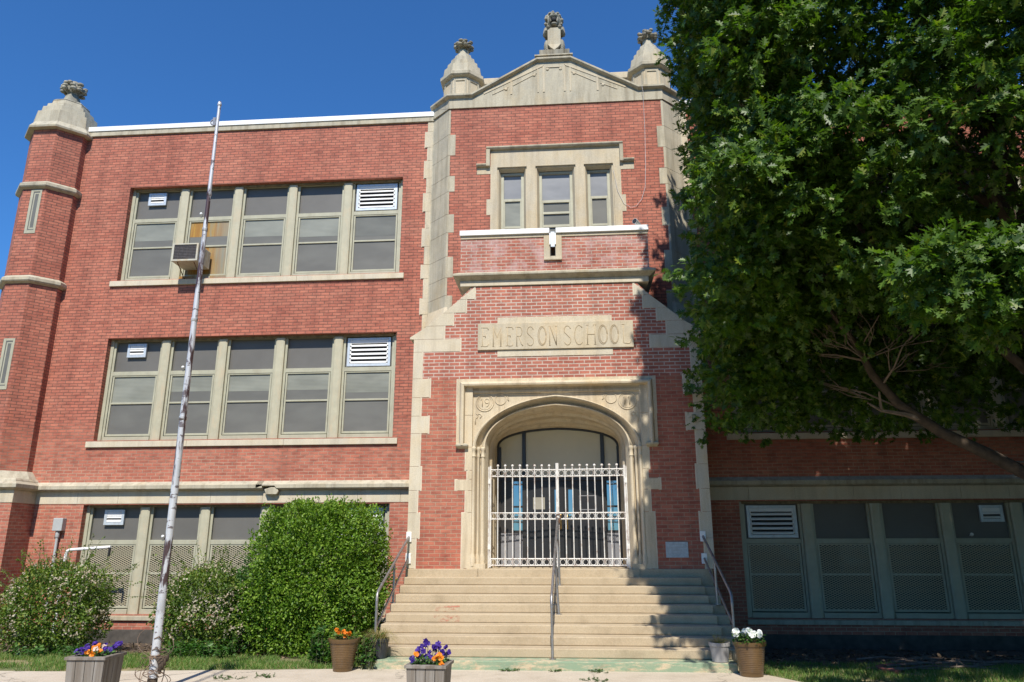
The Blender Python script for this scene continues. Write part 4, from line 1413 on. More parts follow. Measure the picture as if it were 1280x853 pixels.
# entrance doors under the arch
YD = 16.9
mb = MB()
mb.box(-2.4, 1.8, YP + 0.45, 18.4, 1.20, 1.398)
B(mb, 'vestibule_floor', M['steps'])
mb = MB()      # dark frame: arch band and mullions
inn, outr = arch_pts(1.33, 3.98, 4.385, sharp=1.0), arch_pts(1.42, 4.02, 4.46, sharp=1.0)
for i in range(len(inn) - 1):
    mb.face([(inn[i][0], YD - 0.05, inn[i][1]), (inn[i + 1][0], YD - 0.05, inn[i + 1][1]), (outr[i + 1][0], YD - 0.05, outr[i + 1][1]), (outr[i][0], YD - 0.05, outr[i][1])])
    mb.face([(inn[i][0], YD + 0.05, inn[i][1]), (inn[i + 1][0], YD + 0.05, inn[i + 1][1]), (inn[i + 1][0], YD - 0.05, inn[i + 1][1]), (inn[i][0], YD - 0.05, inn[i][1])])
for x in (-1.66, -1.10, 0.66, 1.02):
    mb.box(x, x + 0.085, YD - 0.06, YD + 0.05, 1.40, 4.36 if -1.2 < x < 0.8 else 4.0)
mb.box(-1.66, 1.10, YD - 0.055, YD + 0.05, 3.24, 3.33)
df = B(mb, 'door_frame', M['bronze'], bevel=0.006)
mb = MB()
mb.prism([(-1.68, 3.3)] + [(1.08, 3.3)] + [(x, z) for x, z in reversed(arch_pts(1.39, 3.98, 4.42, sharp=1.0))], YD + 0.0, YD + 0.02)
B(mb, 'transom_panel', M['transom'])
for xa, xb, hinge in ((-1.013, -0.182, 0), (-0.178, 0.658, 1)):
    mb = MB()
    xl0 = (xb - 0.20) if hinge == 0 else (xa + 0.10)
    wall(mb, xa, xb, 1.41, 3.235, [(xl0, xl0 + 0.10, 2.40, 3.05)], YD - 0.03, YD + 0.03)
    d = B(mb, 'door', M['door'])
    mb = MB()
    mb.box(xl0, xl0 + 0.10, YD - 0.0, YD + 0.01, 2.40, 3.05)
    mb.build('glass_lite', M['door_glass'], d)
    mb = MB()
    hx = xb - 0.07 if hinge == 0 else xa + 0.07
    mb.tube([(hx, YD - 0.03, 2.18), (hx, YD - 0.09, 2.20), (hx, YD - 0.095, 2.5), (hx, YD - 0.03, 2.54)], 0.012, 8)
    mb.build('handle', M['brass'], d, smooth='all')
    mb = MB()
    if hinge == 0:
        mb.box(-0.86, -0.60, YD - 0.036, YD - 0.031, 2.62, 2.88)
        mb.build('notice', M['paper'], d)
    else:
        for (p, q, r_, s_) in ((0.16, 0.54, 2.60, 2.62), (0.16, 0.54, 2.90, 2.92), (0.16, 0.18, 2.62, 2.90), (0.52, 0.54, 2.62, 2.90)):
            mb.box(p, q, YD - 0.036, YD - 0.031, r_, s_)
        mb.build('notice_frame', M['kick'], d)
for xa, xb in ((-1.575, -1.10), (0.745, 1.02)):
    mb = MB()
    mb.box(xa, xb, YD - 0.02, YD + 0.02, 2.12, 2.17)
    mb.box(xa, xb, YD - 0.021, YD + 0.02, 2.66, 2.70)
    mb.box(xa, xa + (0.27 if xa < 0 else 0.03), YD - 0.022, YD + 0.02, 2.17, 3.24)
    sl = B(mb, 'sidelight', M['bronze'])
    mb = MB()
    mb.box(xa, xb, YD + 0.0, YD + 0.01, 2.17, 3.24)
    mb.build('glass_pane', M['door_glass'], sl)
    mb = MB()
    mb.box(xa, xb, YD - 0.012, YD + 0.01, 1.41, 2.12)
    mb.build('kick_panel', M['kick'], sl)
mb = MB()
mb.box(-2.4, 1.8, 17.2, 17.3, 1.4, 5.0)
B(mb, 'vestibule_back', M['black'])

# ------------------------------------------------------------------ steps
steps = thing('entrance_steps', 'broad flight of worn concrete steps with a peeling green and red painted bottom kerb', 'steps', (-0.45, 13.7, 0))
Y0, TR, RS, K0 = 12.30, 0.345, 0.1395, 0.136
SX0, SX1 = -3.32, 2.42
mb = MB()
mb.box(SX0 - 0.02, SX1 + 0.01, Y0, Y0 + 0.5, -0.3, K0)
mb.build('kerb', M['kerb'], steps, bevel=0.012)
mb = MB()
rr = random.Random(3)
for k in range(8):
    y = Y0 + TR * (k + 1)
    z = K0 + RS * k
    nose = [(y + 0.006, z + 0.003), (y, z + RS), (YP, z + RS), (YP, z + 0.003)]
    mb.loft([[(x, a, b) for a, b in nose] for x in (SX0, SX1)])
mb.build('flight', M['steps'], steps, bevel=0.014, seg=3)
for s in (0, 1):
    mb = MB()
    for k in range(1, 8):
        y = Y0 + TR * (k + 1) - 0.08
        a, b = (SX0 - 0.14, SX0 - 0.012) if s == 0 else (SX1 + 0.012, SX1 + 0.26)
        top = K0 + RS * (k - 0.0) - (0.02 if s else 0.35)
        mb.box(a, b, y, y + TR - 0.003 if k < 7 else YP, -0.4, top)
    mb.build('cheek', M['steps'], steps, bevel=0.012)
# red scuffs left on the risers
def scuff_mat():
    t = NT('red_scuff')
    p = t.pos()
    m = t.ramp(t.noise(t.mapping(p, (4, 1, 14)), 1.6, 6, 0.75), [(0.50, 0.0), (0.62, 0.75)])
    t.base((0.60, 0.22, 0.15))
    t.rough(0.9)
    tr = t.n('ShaderNodeBsdfTransparent')
    mx = t.n('ShaderNodeMixShader')
    t.l(m, mx.inputs[0]); t.l(tr.outputs[0], mx.inputs[1]); t.l(t.p.outputs[0], mx.inputs[2])
    t.l(mx.outputs[0], t.out.inputs[0])
    return t.m
M['scuff'] = scuff_mat()
for k, x0, x1 in ((3, -2.45, -2.0), (4, -2.5, -2.05)):
    mb = MB()
    y = Y0 + TR * (k + 1)
    z = K0 + RS * k
    mb.face([(x0, y + 0.002, z + 0.01), (x1, y + 0.002, z + 0.01), (x1, y - 0.003, z + RS - 0.02), (x0, y - 0.003, z + RS - 0.02)])
    mb.build('paint_scuff', M['scuff'], steps)


# ------------------------------------------------------------------ iron gate
gate = thing('iron_gate', 'white iron double gate with ball topped pickets closed across the arched doorway', 'gate', (CP, 15.80, 1.40))
gz0, gz1 = 1.54, 3.52
HX = 1.40
def leaf(s):
    """one gate leaf, hinged at the jamb, swung slightly inwards"""
    def P(d, z, dy=0.0):
        # d: distance from the hinge towards the middle
        return (CP + s * (HX - d), 15.80 + d * 0.07 + dy, z)
    mb = MB()
    L = HX - 0.012
    for z in (3.39, 3.25, 2.50, 2.375, 1.585, 1.455):
        a, b = Vector(P(0, z)), Vector(P(L, z))
        mb.tube([a, b], 0.0135, 4)
    for k in range(1, 9):
        d = L * k / 9.0
        mb.tube([P(d, 1.455), P(d, 3.455)], 0.0115, 6)
        mb.ball(P(d, 3.475), 0.029, 8, 6)
    for d in (0.0, L):
        mb.tube([P(d, 1.42), P(d, 3.53 if d > 0 else 3.47)], 0.022, 6)
    for k in range(9):
        d = L * (k + 0.5) / 9.0
        for z in (3.32, 2.437, 1.52):
            c = P(d, z)
            mb.ring(c, 0.055, 0.006, 14, 4)
    for z in (3.15, 1.82):
        c = P(-0.03, z)
        mb.box(c[0] - 0.03, c[0] + 0.03, c[1] - 0.03, c[1] + 0.03, z - 0.05, z + 0.05)
    return mb.build('gate_leaf', M['gate'], gate)
leaf(-1); leaf(1)
mb = MB()
for s in (-1, 1):
    x = CP + s * (HX + 0.045)
    mb = MB()
    mb.box(x - 0.02, x + 0.02, 15.78, 15.82, 1.40, 3.45)
    mb.build('gate_post', M['gate'], gate)
mb = MB()
mb.ring((CP + 0.01, 15.86, 2.43), 0.05, 0.010, 14, 5)
mb.box(CP - 0.03, CP + 0.04, 15.85, 15.90, 2.30, 2.39)
mb.build('chain_lock', M['rust'], gate)

# ------------------------------------------------------------------ handrails
def rail(name, label, top, mid, posts, plates, x):
    t = thing(name, label, 'handrail', (x, 14.0, 0.6))
    mb = MB()
    mb.tube(top, 0.024, 10)
    mb.build('top_rail', M['rail'], t, smooth=True)
    if mid:
        mb = MB(); mb.tube(mid, 0.021, 10); mb.build('mid_rail', M['rail'], t, smooth=True)
    for a, b in posts:
        mb = MB()
        mb.tube([a, b], 0.022, 10)
        mb.lathe(b[0], b[1], [(0.055, b[2]), (0.055, b[2] + 0.012), (0.03, b[2] + 0.014)], 10)
        mb.build('post', M['rail'], t, smooth=True)
    for c in plates:
        mb = MB()
        mb.box(c[0] - 0.055, c[0] + 0.055, c[1] - 0.03, c[1], c[2] - 0.10, c[2] + 0.10)
        mb.build('wall_plate', M['pvc'], t, bevel=0.008)
    return t
def stepz(y):
    k = math.floor((y - Y0) / TR)
    return K0 + RS * max(0, min(8, k))
xl = SX0 - 0.0
rail('handrail', 'two bar steel handrail beside the clipped green bush', 
     [(xl, YP - 0.03, 2.02), (xl, 13.12, 0.98 + 0.13), (xl, 13.06, 1.05), (xl, 13.05, 0.9)], [(xl, YP - 0.03, 1.60), (xl, 13.05, 0.52)],
     [((xl, 13.05, 0.95), (xl, 13.05, stepz(13.05))), ((xl, 14.25, 1.52), (xl, 14.25, stepz(14.25)))], [(xl, YP - G, 2.02), (xl, YP - G, 1.60)], xl)
xr = SX1 + 0.14
rail('handrail', 'two bar steel handrail in the shade beside the pot of white flowers',
     [(xr, YP - 0.03, 2.02), (xr, 13.12, 1.11), (xr, 13.06, 1.05), (xr, 13.05, 0.9)], [(xr, YP - 0.03, 1.60), (xr, 13.05, 0.60)],
     [((xr, 13.05, 0.95), (xr, 13.05, K0 + RS * 1)), ((xr - 0.02, 14.25, 1.52), (xr - 0.02, 14.25, stepz(14.25)))], [(xr, YP - G, 2.02), (xr, YP - G, 1.60)], xr)
xc = -0.30
rail('handrail', 'single bar steel handrail up the middle of the steps',
     [(xc + 0.01, 15.0, 2.36), (xc + 0.01, 14.9, 2.33), (xc - 0.055, 12.60, 1.10), (xc - 0.06, 12.53, 1.03), (xc - 0.06, 12.52, 0.9)], None,
     [((xc - 0.06, 12.52, 0.95), (xc - 0.055, 12.52, K0)), ((xc - 0.025, 13.75, 1.71), (xc + 0.03, 13.75, stepz(13.75))), ((xc + 0.01, 15.0, 2.36), (xc + 0.03, 15.0, stepz(15.0)))], [], xc)

# ------------------------------------------------------------------ things on the building
# window air conditioner on brackets
ax0, ax1, az0, az1, ay0, ay1 = -10.02, -9.34, 8.83, 9.30, 16.95, 17.62
ac = thing('air_conditioner', 'boxy window air conditioner on brackets with rust stains below it', 'air conditioner', (-9.68, 17.3, 8.83))
mb = MB()
mb.box(ax0, ax1, ay0 + 0.03, ay1, az0, az1)
mb.build('case', M['ac_white'], ac, bevel=0.012)
mb = MB()
b_ = 0.045
mb.box(ax0 - 0.004, ax0 + b_, ay0, ay0 + 0.04, az0 - 0.004, az1 + 0.004)
mb.box(ax1 - b_, ax1 + 0.004, ay0, ay0 + 0.04, az0 - 0.004, az1 + 0.004)
mb.box(ax0 + b_, ax1 - b_, ay0 + 0.001, ay0 + 0.04, az0 - 0.004, az0 + b_)
mb.box(ax0 + b_, ax1 - b_, ay0 + 0.001, ay0 + 0.04, az1 - b_ * 0.7, az1 + 0.004)
mb.build('front_frame', M['ac_white'], ac, bevel=0.005)
mb = MB()
mb.box(ax0 + b_, ax1 - b_, ay0 + 0.02, ay0 + 0.032, az0 + b_, az1 - b_ * 0.7)
for k in range(9):
    z = az0 + b_ + 0.02 + k * 0.042
    mb.box(ax0 + b_, ax1 - b_, ay0 + 0.011, ay0 + 0.02, z, z + 0.010)
for k in range(4):
    x = ax0 + 0.16 + k * 0.12
    mb.box(x, x + 0.008, ay0 + 0.009, ay0 + 0.02, az0 + b_, az1 - b_ * 0.7)
mb.build('grille', M['ac_grille'], ac)
mb = MB()
for y0_, y1_ in ((ay0 + 0.09, ay0 + 0.19), (ay0 + 0.24, ay0 + 0.36)):
    mb.box(ax1, ax1 + 0.004, y0_, y1_, az0 + 0.06, az1 - 0.06)
mb.build('side_louver', M['black'], ac)
for x in (ax0 + 0.12, ax1 - 0.12):
    mb = MB()
    mb.tube([(x, ay0 + 0.1, az0 - 0.005), (x, 17.47, az0 - 0.30)], 0.012, 6)
    mb.build('bracket', M['rust'], ac)
# rust run-off on the sub-sill
mb = MB()
mb.box(-10.14, -9.75, YW + 0.113, YW + 0.12, 8.56, 8.66)
mb.box(-9.30, -8.87, YW + 0.113, YW + 0.12, 8.56, 8.66)
B2(mb, 'rust_stain', M['rust_pane'], axis=-9.5)

# grey electrical box on a conduit
t = thing('electrical_box', 'small grey electrical box on a conduit against the brick wall', 'electrical box', (-12.3, 17.4, 2.1))
mb = MB(); mb.box(-12.36, -12.12, YW - 0.15, YW, 2.20, 2.50); mb.build('box', M['grey_box'], t, bevel=0.012)
mb = MB(); mb.tube([(-12.25, YW - 0.07, 2.21), (-12.25, YW - 0.07, -0.2)], 0.033, 10); mb.build('conduit', M['grey_box'], t, smooth=True)
mb = MB(); mb.lathe(-12.25, YW - 0.07, [(0.045, 2.05), (0.05, 2.07), (0.05, 2.16), (0.045, 2.18)], 10); mb.build('coupling', M['grey_box'], t, smooth=True)
# bent white pipe
t = thing('bent_pipe', 'white plastic pipe bent at a right angle above the flowering bush', 'pipe', (-11.6, 17.0, 1.0))
mb = MB(); mb.tube([(-11.62, 16.9, -0.2), (-11.60, 16.9, 1.66), (-11.58, 16.9, 1.74), (-11.52, 16.9, 1.77), (-10.55, 16.9, 1.83)], 0.035, 10)
mb.build('pipe', M['pvc'], t, smooth=True)
mb = MB(); mb.tube([(-10.60, 16.9, 1.825), (-10.55, 16.88, 1.80), (-10.56, 16.88, 1.62)], 0.028, 8)
mb.build('hose_end', M['black'], t, smooth=True)
# cable hanging over the gable
t = thing('hanging_cable', 'thin white cable drooping from the gable coping beside the top window', 'cable', (2.1, 16.9, 12))
mb = MB()
mb.tube([(2.02, YG - 0.14, 13.2), (2.05, YG - 0.13, 13.0), (2.05, YG - 0.035, 12.84), (2.05, YG - 0.03, 12.0), (2.02, YG - 0.03, 11.0), (1.98, YG - 0.03, 10.4), (1.88, YG - 0.03, 10.08), (1.74, YG - 0.03, 9.9), (1.60, YG - 0.03, 9.87), (1.44, YG - 0.03, 10.0), (1.30, YG - 0.03, 10.35), (1.22, YG - 0.02, 10.9)], 0.0045, 6)
mb.build('wire', M['cable'], t, smooth=True)
t = thing('hanging_cable', 'thin dark wire slanting across the foot of the corner turret', 'cable', (-13.4, 16.5, 3.6))
mb = MB(); mb.tube([(-15.0, 16.4, 5.4), (-14.2, 16.5, 4.2), (-13.6, 16.68, 3.5)], 0.012, 5); mb.tube([(-13.6, 16.68, 3.5), (-13.6, 16.6, 2.7), (-14.4, 16.6, 2.2)], 0.012, 5)
mb.build('wire', M['rail'], t)
# floodlight on the balcony coping
t = thing('floodlight', 'tiny grey floodlight on the right end of the white balcony coping', 'floodlight', (1.59, YP + 0.1, 8.70))
mb = MB(); mb.lathe(1.59, YP + 0.1, [(0.045, 8.70), (0.045, 8.715), (0.012, 8.72), (0.012, 8.76)], 10); mb.build('stand', M['alu'], t, smooth=True)
mb = MB()
mb.tube([(1.65, YP + 0.16, 8.80), (1.56, YP + 0.04, 8.815), (1.53, YP + 0.0, 8.82)], [0.035, 0.06, 0.065], 12)
mb.build('lamp_head', M['grey_box'], t, smooth=True)
mb = MB(); mb.tube([(1.532, YP + 0.002, 8.8195), (1.528, YP - 0.004, 8.8205)], 0.055, 12); mb.build('lens', M['pane_dark'], t, smooth=True)
# plaque by the door
pq = thing('wall_plaque', 'weathered pale blue rectangular plaque on the porch brickwork', 'plaque', (2.04, YP - 0.02, 1.77))
mb = MB(); mb.box(1.825, 2.26, YP - 0.022, YP, 1.615, 1.915); mb.build('plate', M['plaque'], pq, bevel=0.004)
mb = MB()
for row, (a, b) in enumerate(((1.90, 2.18), (1.89, 2.20), (1.93, 2.12), (1.98, 2.10))):
    x = a
    z = 1.865 - row * 0.055
    while x < b:
        w = 0.012 + 0.014 * rng.random()
        mb.box(x, x + w, YP - 0.0235, YP - 0.021, z - 0.012, z + 0.012)
        x += w + 0.008
mb.build('worn_inscription', M['grey_box'], pq)

# lion with a shield on the gable
lion = thing('lion_statue', 'weathered stone lion holding a shield, seated on top of the gable', 'statue', (CG + 0.02, 17.2, 14.30))
mb = MB(); lx, ly = CG + 0.02, 17.22
mb.box(lx - 0.40, lx + 0.40, ly - 0.26, ly + 0.42, 14.30, 14.50)
mb.build('plinth', M['stone_old'], lion, bevel=0.015)
mb = MB()
zb = 14.5
mb.ball((lx, ly + 0.16, zb + 0.46), (0.20, 0.22, 0.48), 14, 10)      # chest and back
mb.ball((lx, ly + 0.25, zb + 0.20), (0.25, 0.24, 0.24), 14, 10)      # haunches
for s in (-1, 1):
    mb.ball((lx + s * 0.20, ly + 0.06, zb + 0.26), (0.09, 0.19, 0.24), 10, 8)
    mb.ball((lx + s * 0.20, ly - 0.08, zb + 0.06), (0.065, 0.13, 0.065), 10, 8)      # hind paws
    mb.tube([(lx + s * 0.19, ly + 0.06, zb + 0.86), (lx + s * 0.235, ly - 0.02, zb + 0.62), (lx + s * 0.19, ly - 0.10, zb + 0.72)], [0.09, 0.075, 0.06], 10)   # forelegs
    mb.ball((lx + s * 0.155, ly - 0.14, zb + 0.78), (0.055, 0.06, 0.055), 8, 6)
mb.ball((lx, ly + 0.04, zb + 1.08), (0.19, 0.20, 0.24), 14, 10)      # head
mb.ball((lx, ly - 0.13, zb + 1.12), (0.12, 0.11, 0.075), 12, 8)      # upper muzzle
mb.ball((lx, ly - 0.11, zb + 0.885), (0.09, 0.09, 0.045), 12, 8)     # jaw
mb.ball((lx, ly - 0.22, zb + 1.15), (0.045, 0.04, 0.03), 8, 6)       # nose
for s in (-1, 1):
    mb.ball((lx + s * 0.09, ly - 0.13, zb + 1.21), (0.055, 0.05, 0.03), 8, 6)      # brows
    mb.ball((lx + s * 0.15, ly + 0.02, zb + 1.25), (0.05, 0.05, 0.05), 8, 6)       # ears
    mb.ball((lx + s * 0.10, ly - 0.12, zb + 1.02), (0.03, 0.05, 0.12), 8, 6)       # lips
    mb.ball((lx + s * 0.08, ly - 0.17, zb + 0.96), (0.016, 0.018, 0.045), 6, 5)    # fangs
lr = random.Random(5)
for k in range(40):                                                   # mane curls
    a = R(lr.uniform(-40, 220)); q = lr.uniform(0.9, 1.08)
    yy = lr.uniform(-0.05, 0.2)
    mb.ball((lx + 0.205 * q * math.cos(a), ly + yy, zb + 1.06 + 0.27 * q * math.sin(a)), (lr.uniform(.035, .055),) * 3, 7, 5)
for k in range(22):
    s = lr.choice((-1, 1))
    mb.ball((lx + s * lr.uniform(0.17, 0.235), ly + lr.uniform(-0.06, .16), zb + lr.uniform(0.55, 0.98)), (lr.uniform(.035, .055),) * 3, 7, 5)
body = mb.build('lion_body', M['stone_old'], lion, smooth='all')
rm = body.modifiers.new('remesh', 'REMESH'); rm.mode = 'VOXEL'; rm.voxel_size = 0.013; rm.use_smooth_shade = True
mb = MB(); mb.ball((lx, ly - 0.17, zb + 1.0), (0.075, 0.05, 0.075), 10, 8); mb.build('open_mouth', M['black'], lion, smooth='all')
mb = MB()
sh = [(lx - 0.175, zb + 0.76), (lx - 0.175, zb + 0.24), (lx - 0.10, zb + 0.12), (lx, zb + 0.02), (lx + 0.10, zb + 0.12), (lx + 0.175, zb + 0.24), (lx + 0.175, zb + 0.76)]
mb.loft([[(x, ly - 0.21 + 0.9 * abs(x - lx) ** 1.5, z) for x, z in sh], [(x, ly - 0.10 + 0.6 * abs(x - lx) ** 1.5, z) for x, z in sh]])
mb.build('shield', M['stone_grey'], lion, bevel=0.008)

# ------------------------------------------------------------------ flagpole
fx, fy = -5.545, 10.2
fp = thing('flagpole', 'tall tapering flagpole with peeling silver paint and wire tangled at its foot', 'flagpole', (fx, fy, 0))
mb = MB()
zs_ = [0, 0.5, 1.2, 2.2, 3.3, 4.4, 5.5, 6.4, 7.2, 8.0, 8.72]
rs_ = [0.056, 0.055, 0.053, 0.051, 0.048, 0.044, 0.039, 0.034, 0.030, 0.026, 0.023]
mb.tube([(fx, fy, z) for z in zs_], rs_, 18)
mb.build('pole', M['pole'], fp, smooth=True)
mb = MB()
for z, r in ((3.62, 0.050), (5.1, 0.0435), (6.55, 0.036), (7.15, 0.0325)):
    mb.lathe(fx, fy, [(r, z - 0.03), (r + 0.004, z - 0.025), (r + 0.004, z + 0.025), (r - 0.002, z + 0.03)], 16)
mb.build('pole_joint', M['pole'], fp, smooth=True)
mb = MB(); mb.lathe(fx, fy, [(0.024, 8.71), (0.032, 8.72), (0.032, 8.75), (0.022, 8.79), (0.01, 8.80)], 12); mb.build('cap', M['pole'], fp, smooth=True)
mb = MB()
mb.ring((fx - 0.07, fy, 8.42), 0.045, 0.012, 12, 5)
mb.box(fx - 0.075, fx - 0.03, fy - 0.015, fy + 0.015, 8.36, 8.5)
mb.build('pulley', M['rail'], fp)
mb = MB()
wr = random.Random(12)
for k in range(9):
    z0 = wr.uniform(0.16, 0.62)
    rad = wr.uniform(0.10, 0.30)
    pts = []
    tx, ty_ = wr.uniform(-0.5, 0.5), wr.uniform(-0.5, 0.5)
    for i in range(19):
        a = 2 * math.pi * i / 18 + k
        pts.append((fx + rad * math.cos(a) * 0.8 + 0.04 * tx, fy + rad * math.sin(a) * 0.7, z0 + rad * (tx * math.cos(a) + ty_ * math.sin(a)) + 0.15 * math.sin(a) * (k % 2)))
    mb.tube(pts, 0.0045, 4, caps=False)
for k in range(14):
    a = wr.uniform(0, 6.28); z = wr.uniform(0.2, 0.68)
    c, s_ = math.cos(a), math.sin(a)
    mb.tube([(fx + 0.058 * c, fy + 0.058 * s_, z), (fx + 0.066 * math.cos(a + 1), fy + 0.08 * math.sin(a + 1), z + 0.03), (fx + 0.075 * math.cos(a + 2.2), fy + 0.075 * math.sin(a + 2.2), z - 0.04)], 0.008, 5)
mb.build('tangled_wire', M['wire'], fp)
mb = MB()
for k in range(4):
    dx = 0.05 + 0.03 * k
    mb.tube([(fx + 0.06, fy - 0.05, 0.42), (fx + 0.07 + dx, fy - 0.07, 0.36 + 0.03 * k), (fx + 0.08 + dx * 0.9, fy - 0.07, 0.24 + 0.05 * k)], [0.02, 0.03, 0.018], 6)
mb.lathe(fx, fy, [(0.062, 0.0), (0.064, 0.02), (0.063, 0.17), (0.058, 0.18)], 14)
mb.build('rag', M['bark'], fp, smooth='all')

# invented lamp post out of view, added for its shadow on the pavement
h_ = 11.0
lxp, lyp = -5.39 + 0.0436 * h_ / math.tan(R(SUN_EL)), 12.35 - 0.999 * h_ / math.tan(R(SUN_EL))
t = thing('added_lamp_post', 'added unseen lamp post casting the thin pavement shadow', 'shadow caster', (lxp, lyp, 0))
mb = MB(); mb.tube([(lxp, lyp, 0), (lxp, lyp, 4), (lxp, lyp, h_ - 0.1)], [0.035, 0.03, 0.025], 12); mb.build('post', M['grey_box'], t, smooth=True)
mb = MB(); mb.lathe(lxp, lyp, [(0.04, h_ - 0.3), (0.13, h_ - 0.2), (0.15, h_ + 0.02), (0.05, h_ + 0.12), (0.01, h_ + 0.14)], 16); mb.build('lamp_head', M['grey_box'], t, smooth=True)

# ------------------------------------------------------------------ leaf clouds
OAK_V, OAK_F = [], []
prof_ = [(0.0, 0.015), (0.14, 0.03), (0.20, 0.20), (0.30, 0.07), (0.42, 0.34), (0.52, 0.42), (0.50, 0.12), (0.66, 0.26), (0.78, 0.30), (0.74, 0.08), (0.88, 0.09), (1.0, 0.0)]
for sgn in (1, -1):
    i0 = len(OAK_V)
    pts = [(x, sgn * w, 0.10 * w + (-0.18 * x * x)) for x, w in prof_]
    mid = [(x, 0.0, -0.18 * x * x) for x in (1.0, 0.5, 0.0)][1:]
    OAK_V += pts + mid
    idx = list(range(i0, len(OAK_V)))
    OAK_F.append(idx if sgn < 0 else idx[::-1])
LEAF_V = [(0, 0, 0), (0.35, 0.27, 0.06), (0.75, 0.2, 0.02), (1, 0, -0.08), (0.75, -0.2, 0.02), (0.35, -0.27, 0.06)]
LEAF_F = [[0, 1, 2, 3], [0, 3, 4, 5]]
PETAL_V = [(0, 0, 0)] + [(0.5 * math.cos(a), 0.5 * math.sin(a), 0.12 + 0.05 * (i % 2)) for i, a in enumerate(np.linspace(0, 2 * math.pi, 11)[:-1])]
PETAL_F = [[0, i, i % 10 + 1] for i in range(1, 11)]
BLADE_V = [(0, 0.05, 0), (0, -0.05, 0), (0.6, -0.04, 0.08), (1, 0, 0.30), (0.6, 0.04, 0.08)]
BLADE_F = [[0, 1, 2, 4], [4, 2, 3]]

def norm(a):
    return a / np.maximum(np.linalg.norm(a, axis=1, keepdims=True), 1e-9)
def cloud(name, C, D, N, S, tv, tf, mat, parent=None, smooth=False):
    """one mesh of many small leaves: positions C, axis D, facing N, length S"""
    C = np.asarray(C, float); n = len(C)
    X = norm(np.asarray(D, float))
    N = np.asarray(N, float)
    Yv = np.cross(N, X); Yv = norm(Yv)
    Z = np.cross(X, Yv)
    tv = np.asarray(tv, float); k = len(tv)
    S = np.asarray(S, float).reshape(-1, 1, 1) * np.ones((n, 1, 1))
    V = C[:, None, :] + S * (tv[None, :, 0:1] * X[:, None, :] + tv[None, :, 1:2] * Yv[:, None, :] + tv[None, :, 2:3] * Z[:, None, :])
    V = V.reshape(-1, 3)
    loops, starts, tot = [], [], []
    st = 0
    lens = [len(f) for f in tf]
    flat = np.concatenate([np.asarray(f) for f in tf])
    allv = (flat[None, :] + (np.arange(n) * k)[:, None]).reshape(-1)
    L = np.tile(np.asarray(lens), n)
    starts = np.concatenate([[0], np.cumsum(L)[:-1]])
    me = bpy.data.meshes.new(name)
    me.vertices.add(len(V)); me.vertices.foreach_set('co', V.astype(np.float32).reshape(-1))
    me.loops.add(len(allv)); me.loops.foreach_set('vertex_index', allv.astype(np.int32))
    me.polygons.add(len(L)); me.polygons.foreach_set('loop_start', starts.astype(np.int32)); me.polygons.foreach_set('loop_total', L.astype(np.int32))
    me.materials.append(mat)
    me.update(calc_edges=True)
    o = bpy.data.objects.new(name, me)
    COL.objects.link(o)
    if parent is not None: reparent(o, parent)
    return o
def rdir(n):
    return norm(rng.normal(size=(n, 3)))
def nz(P, scale, seed=0.0):
    return np.array([mnoise.noise(Vector((p[0] * scale + seed, p[1] * scale, p[2] * scale))) for p in P])

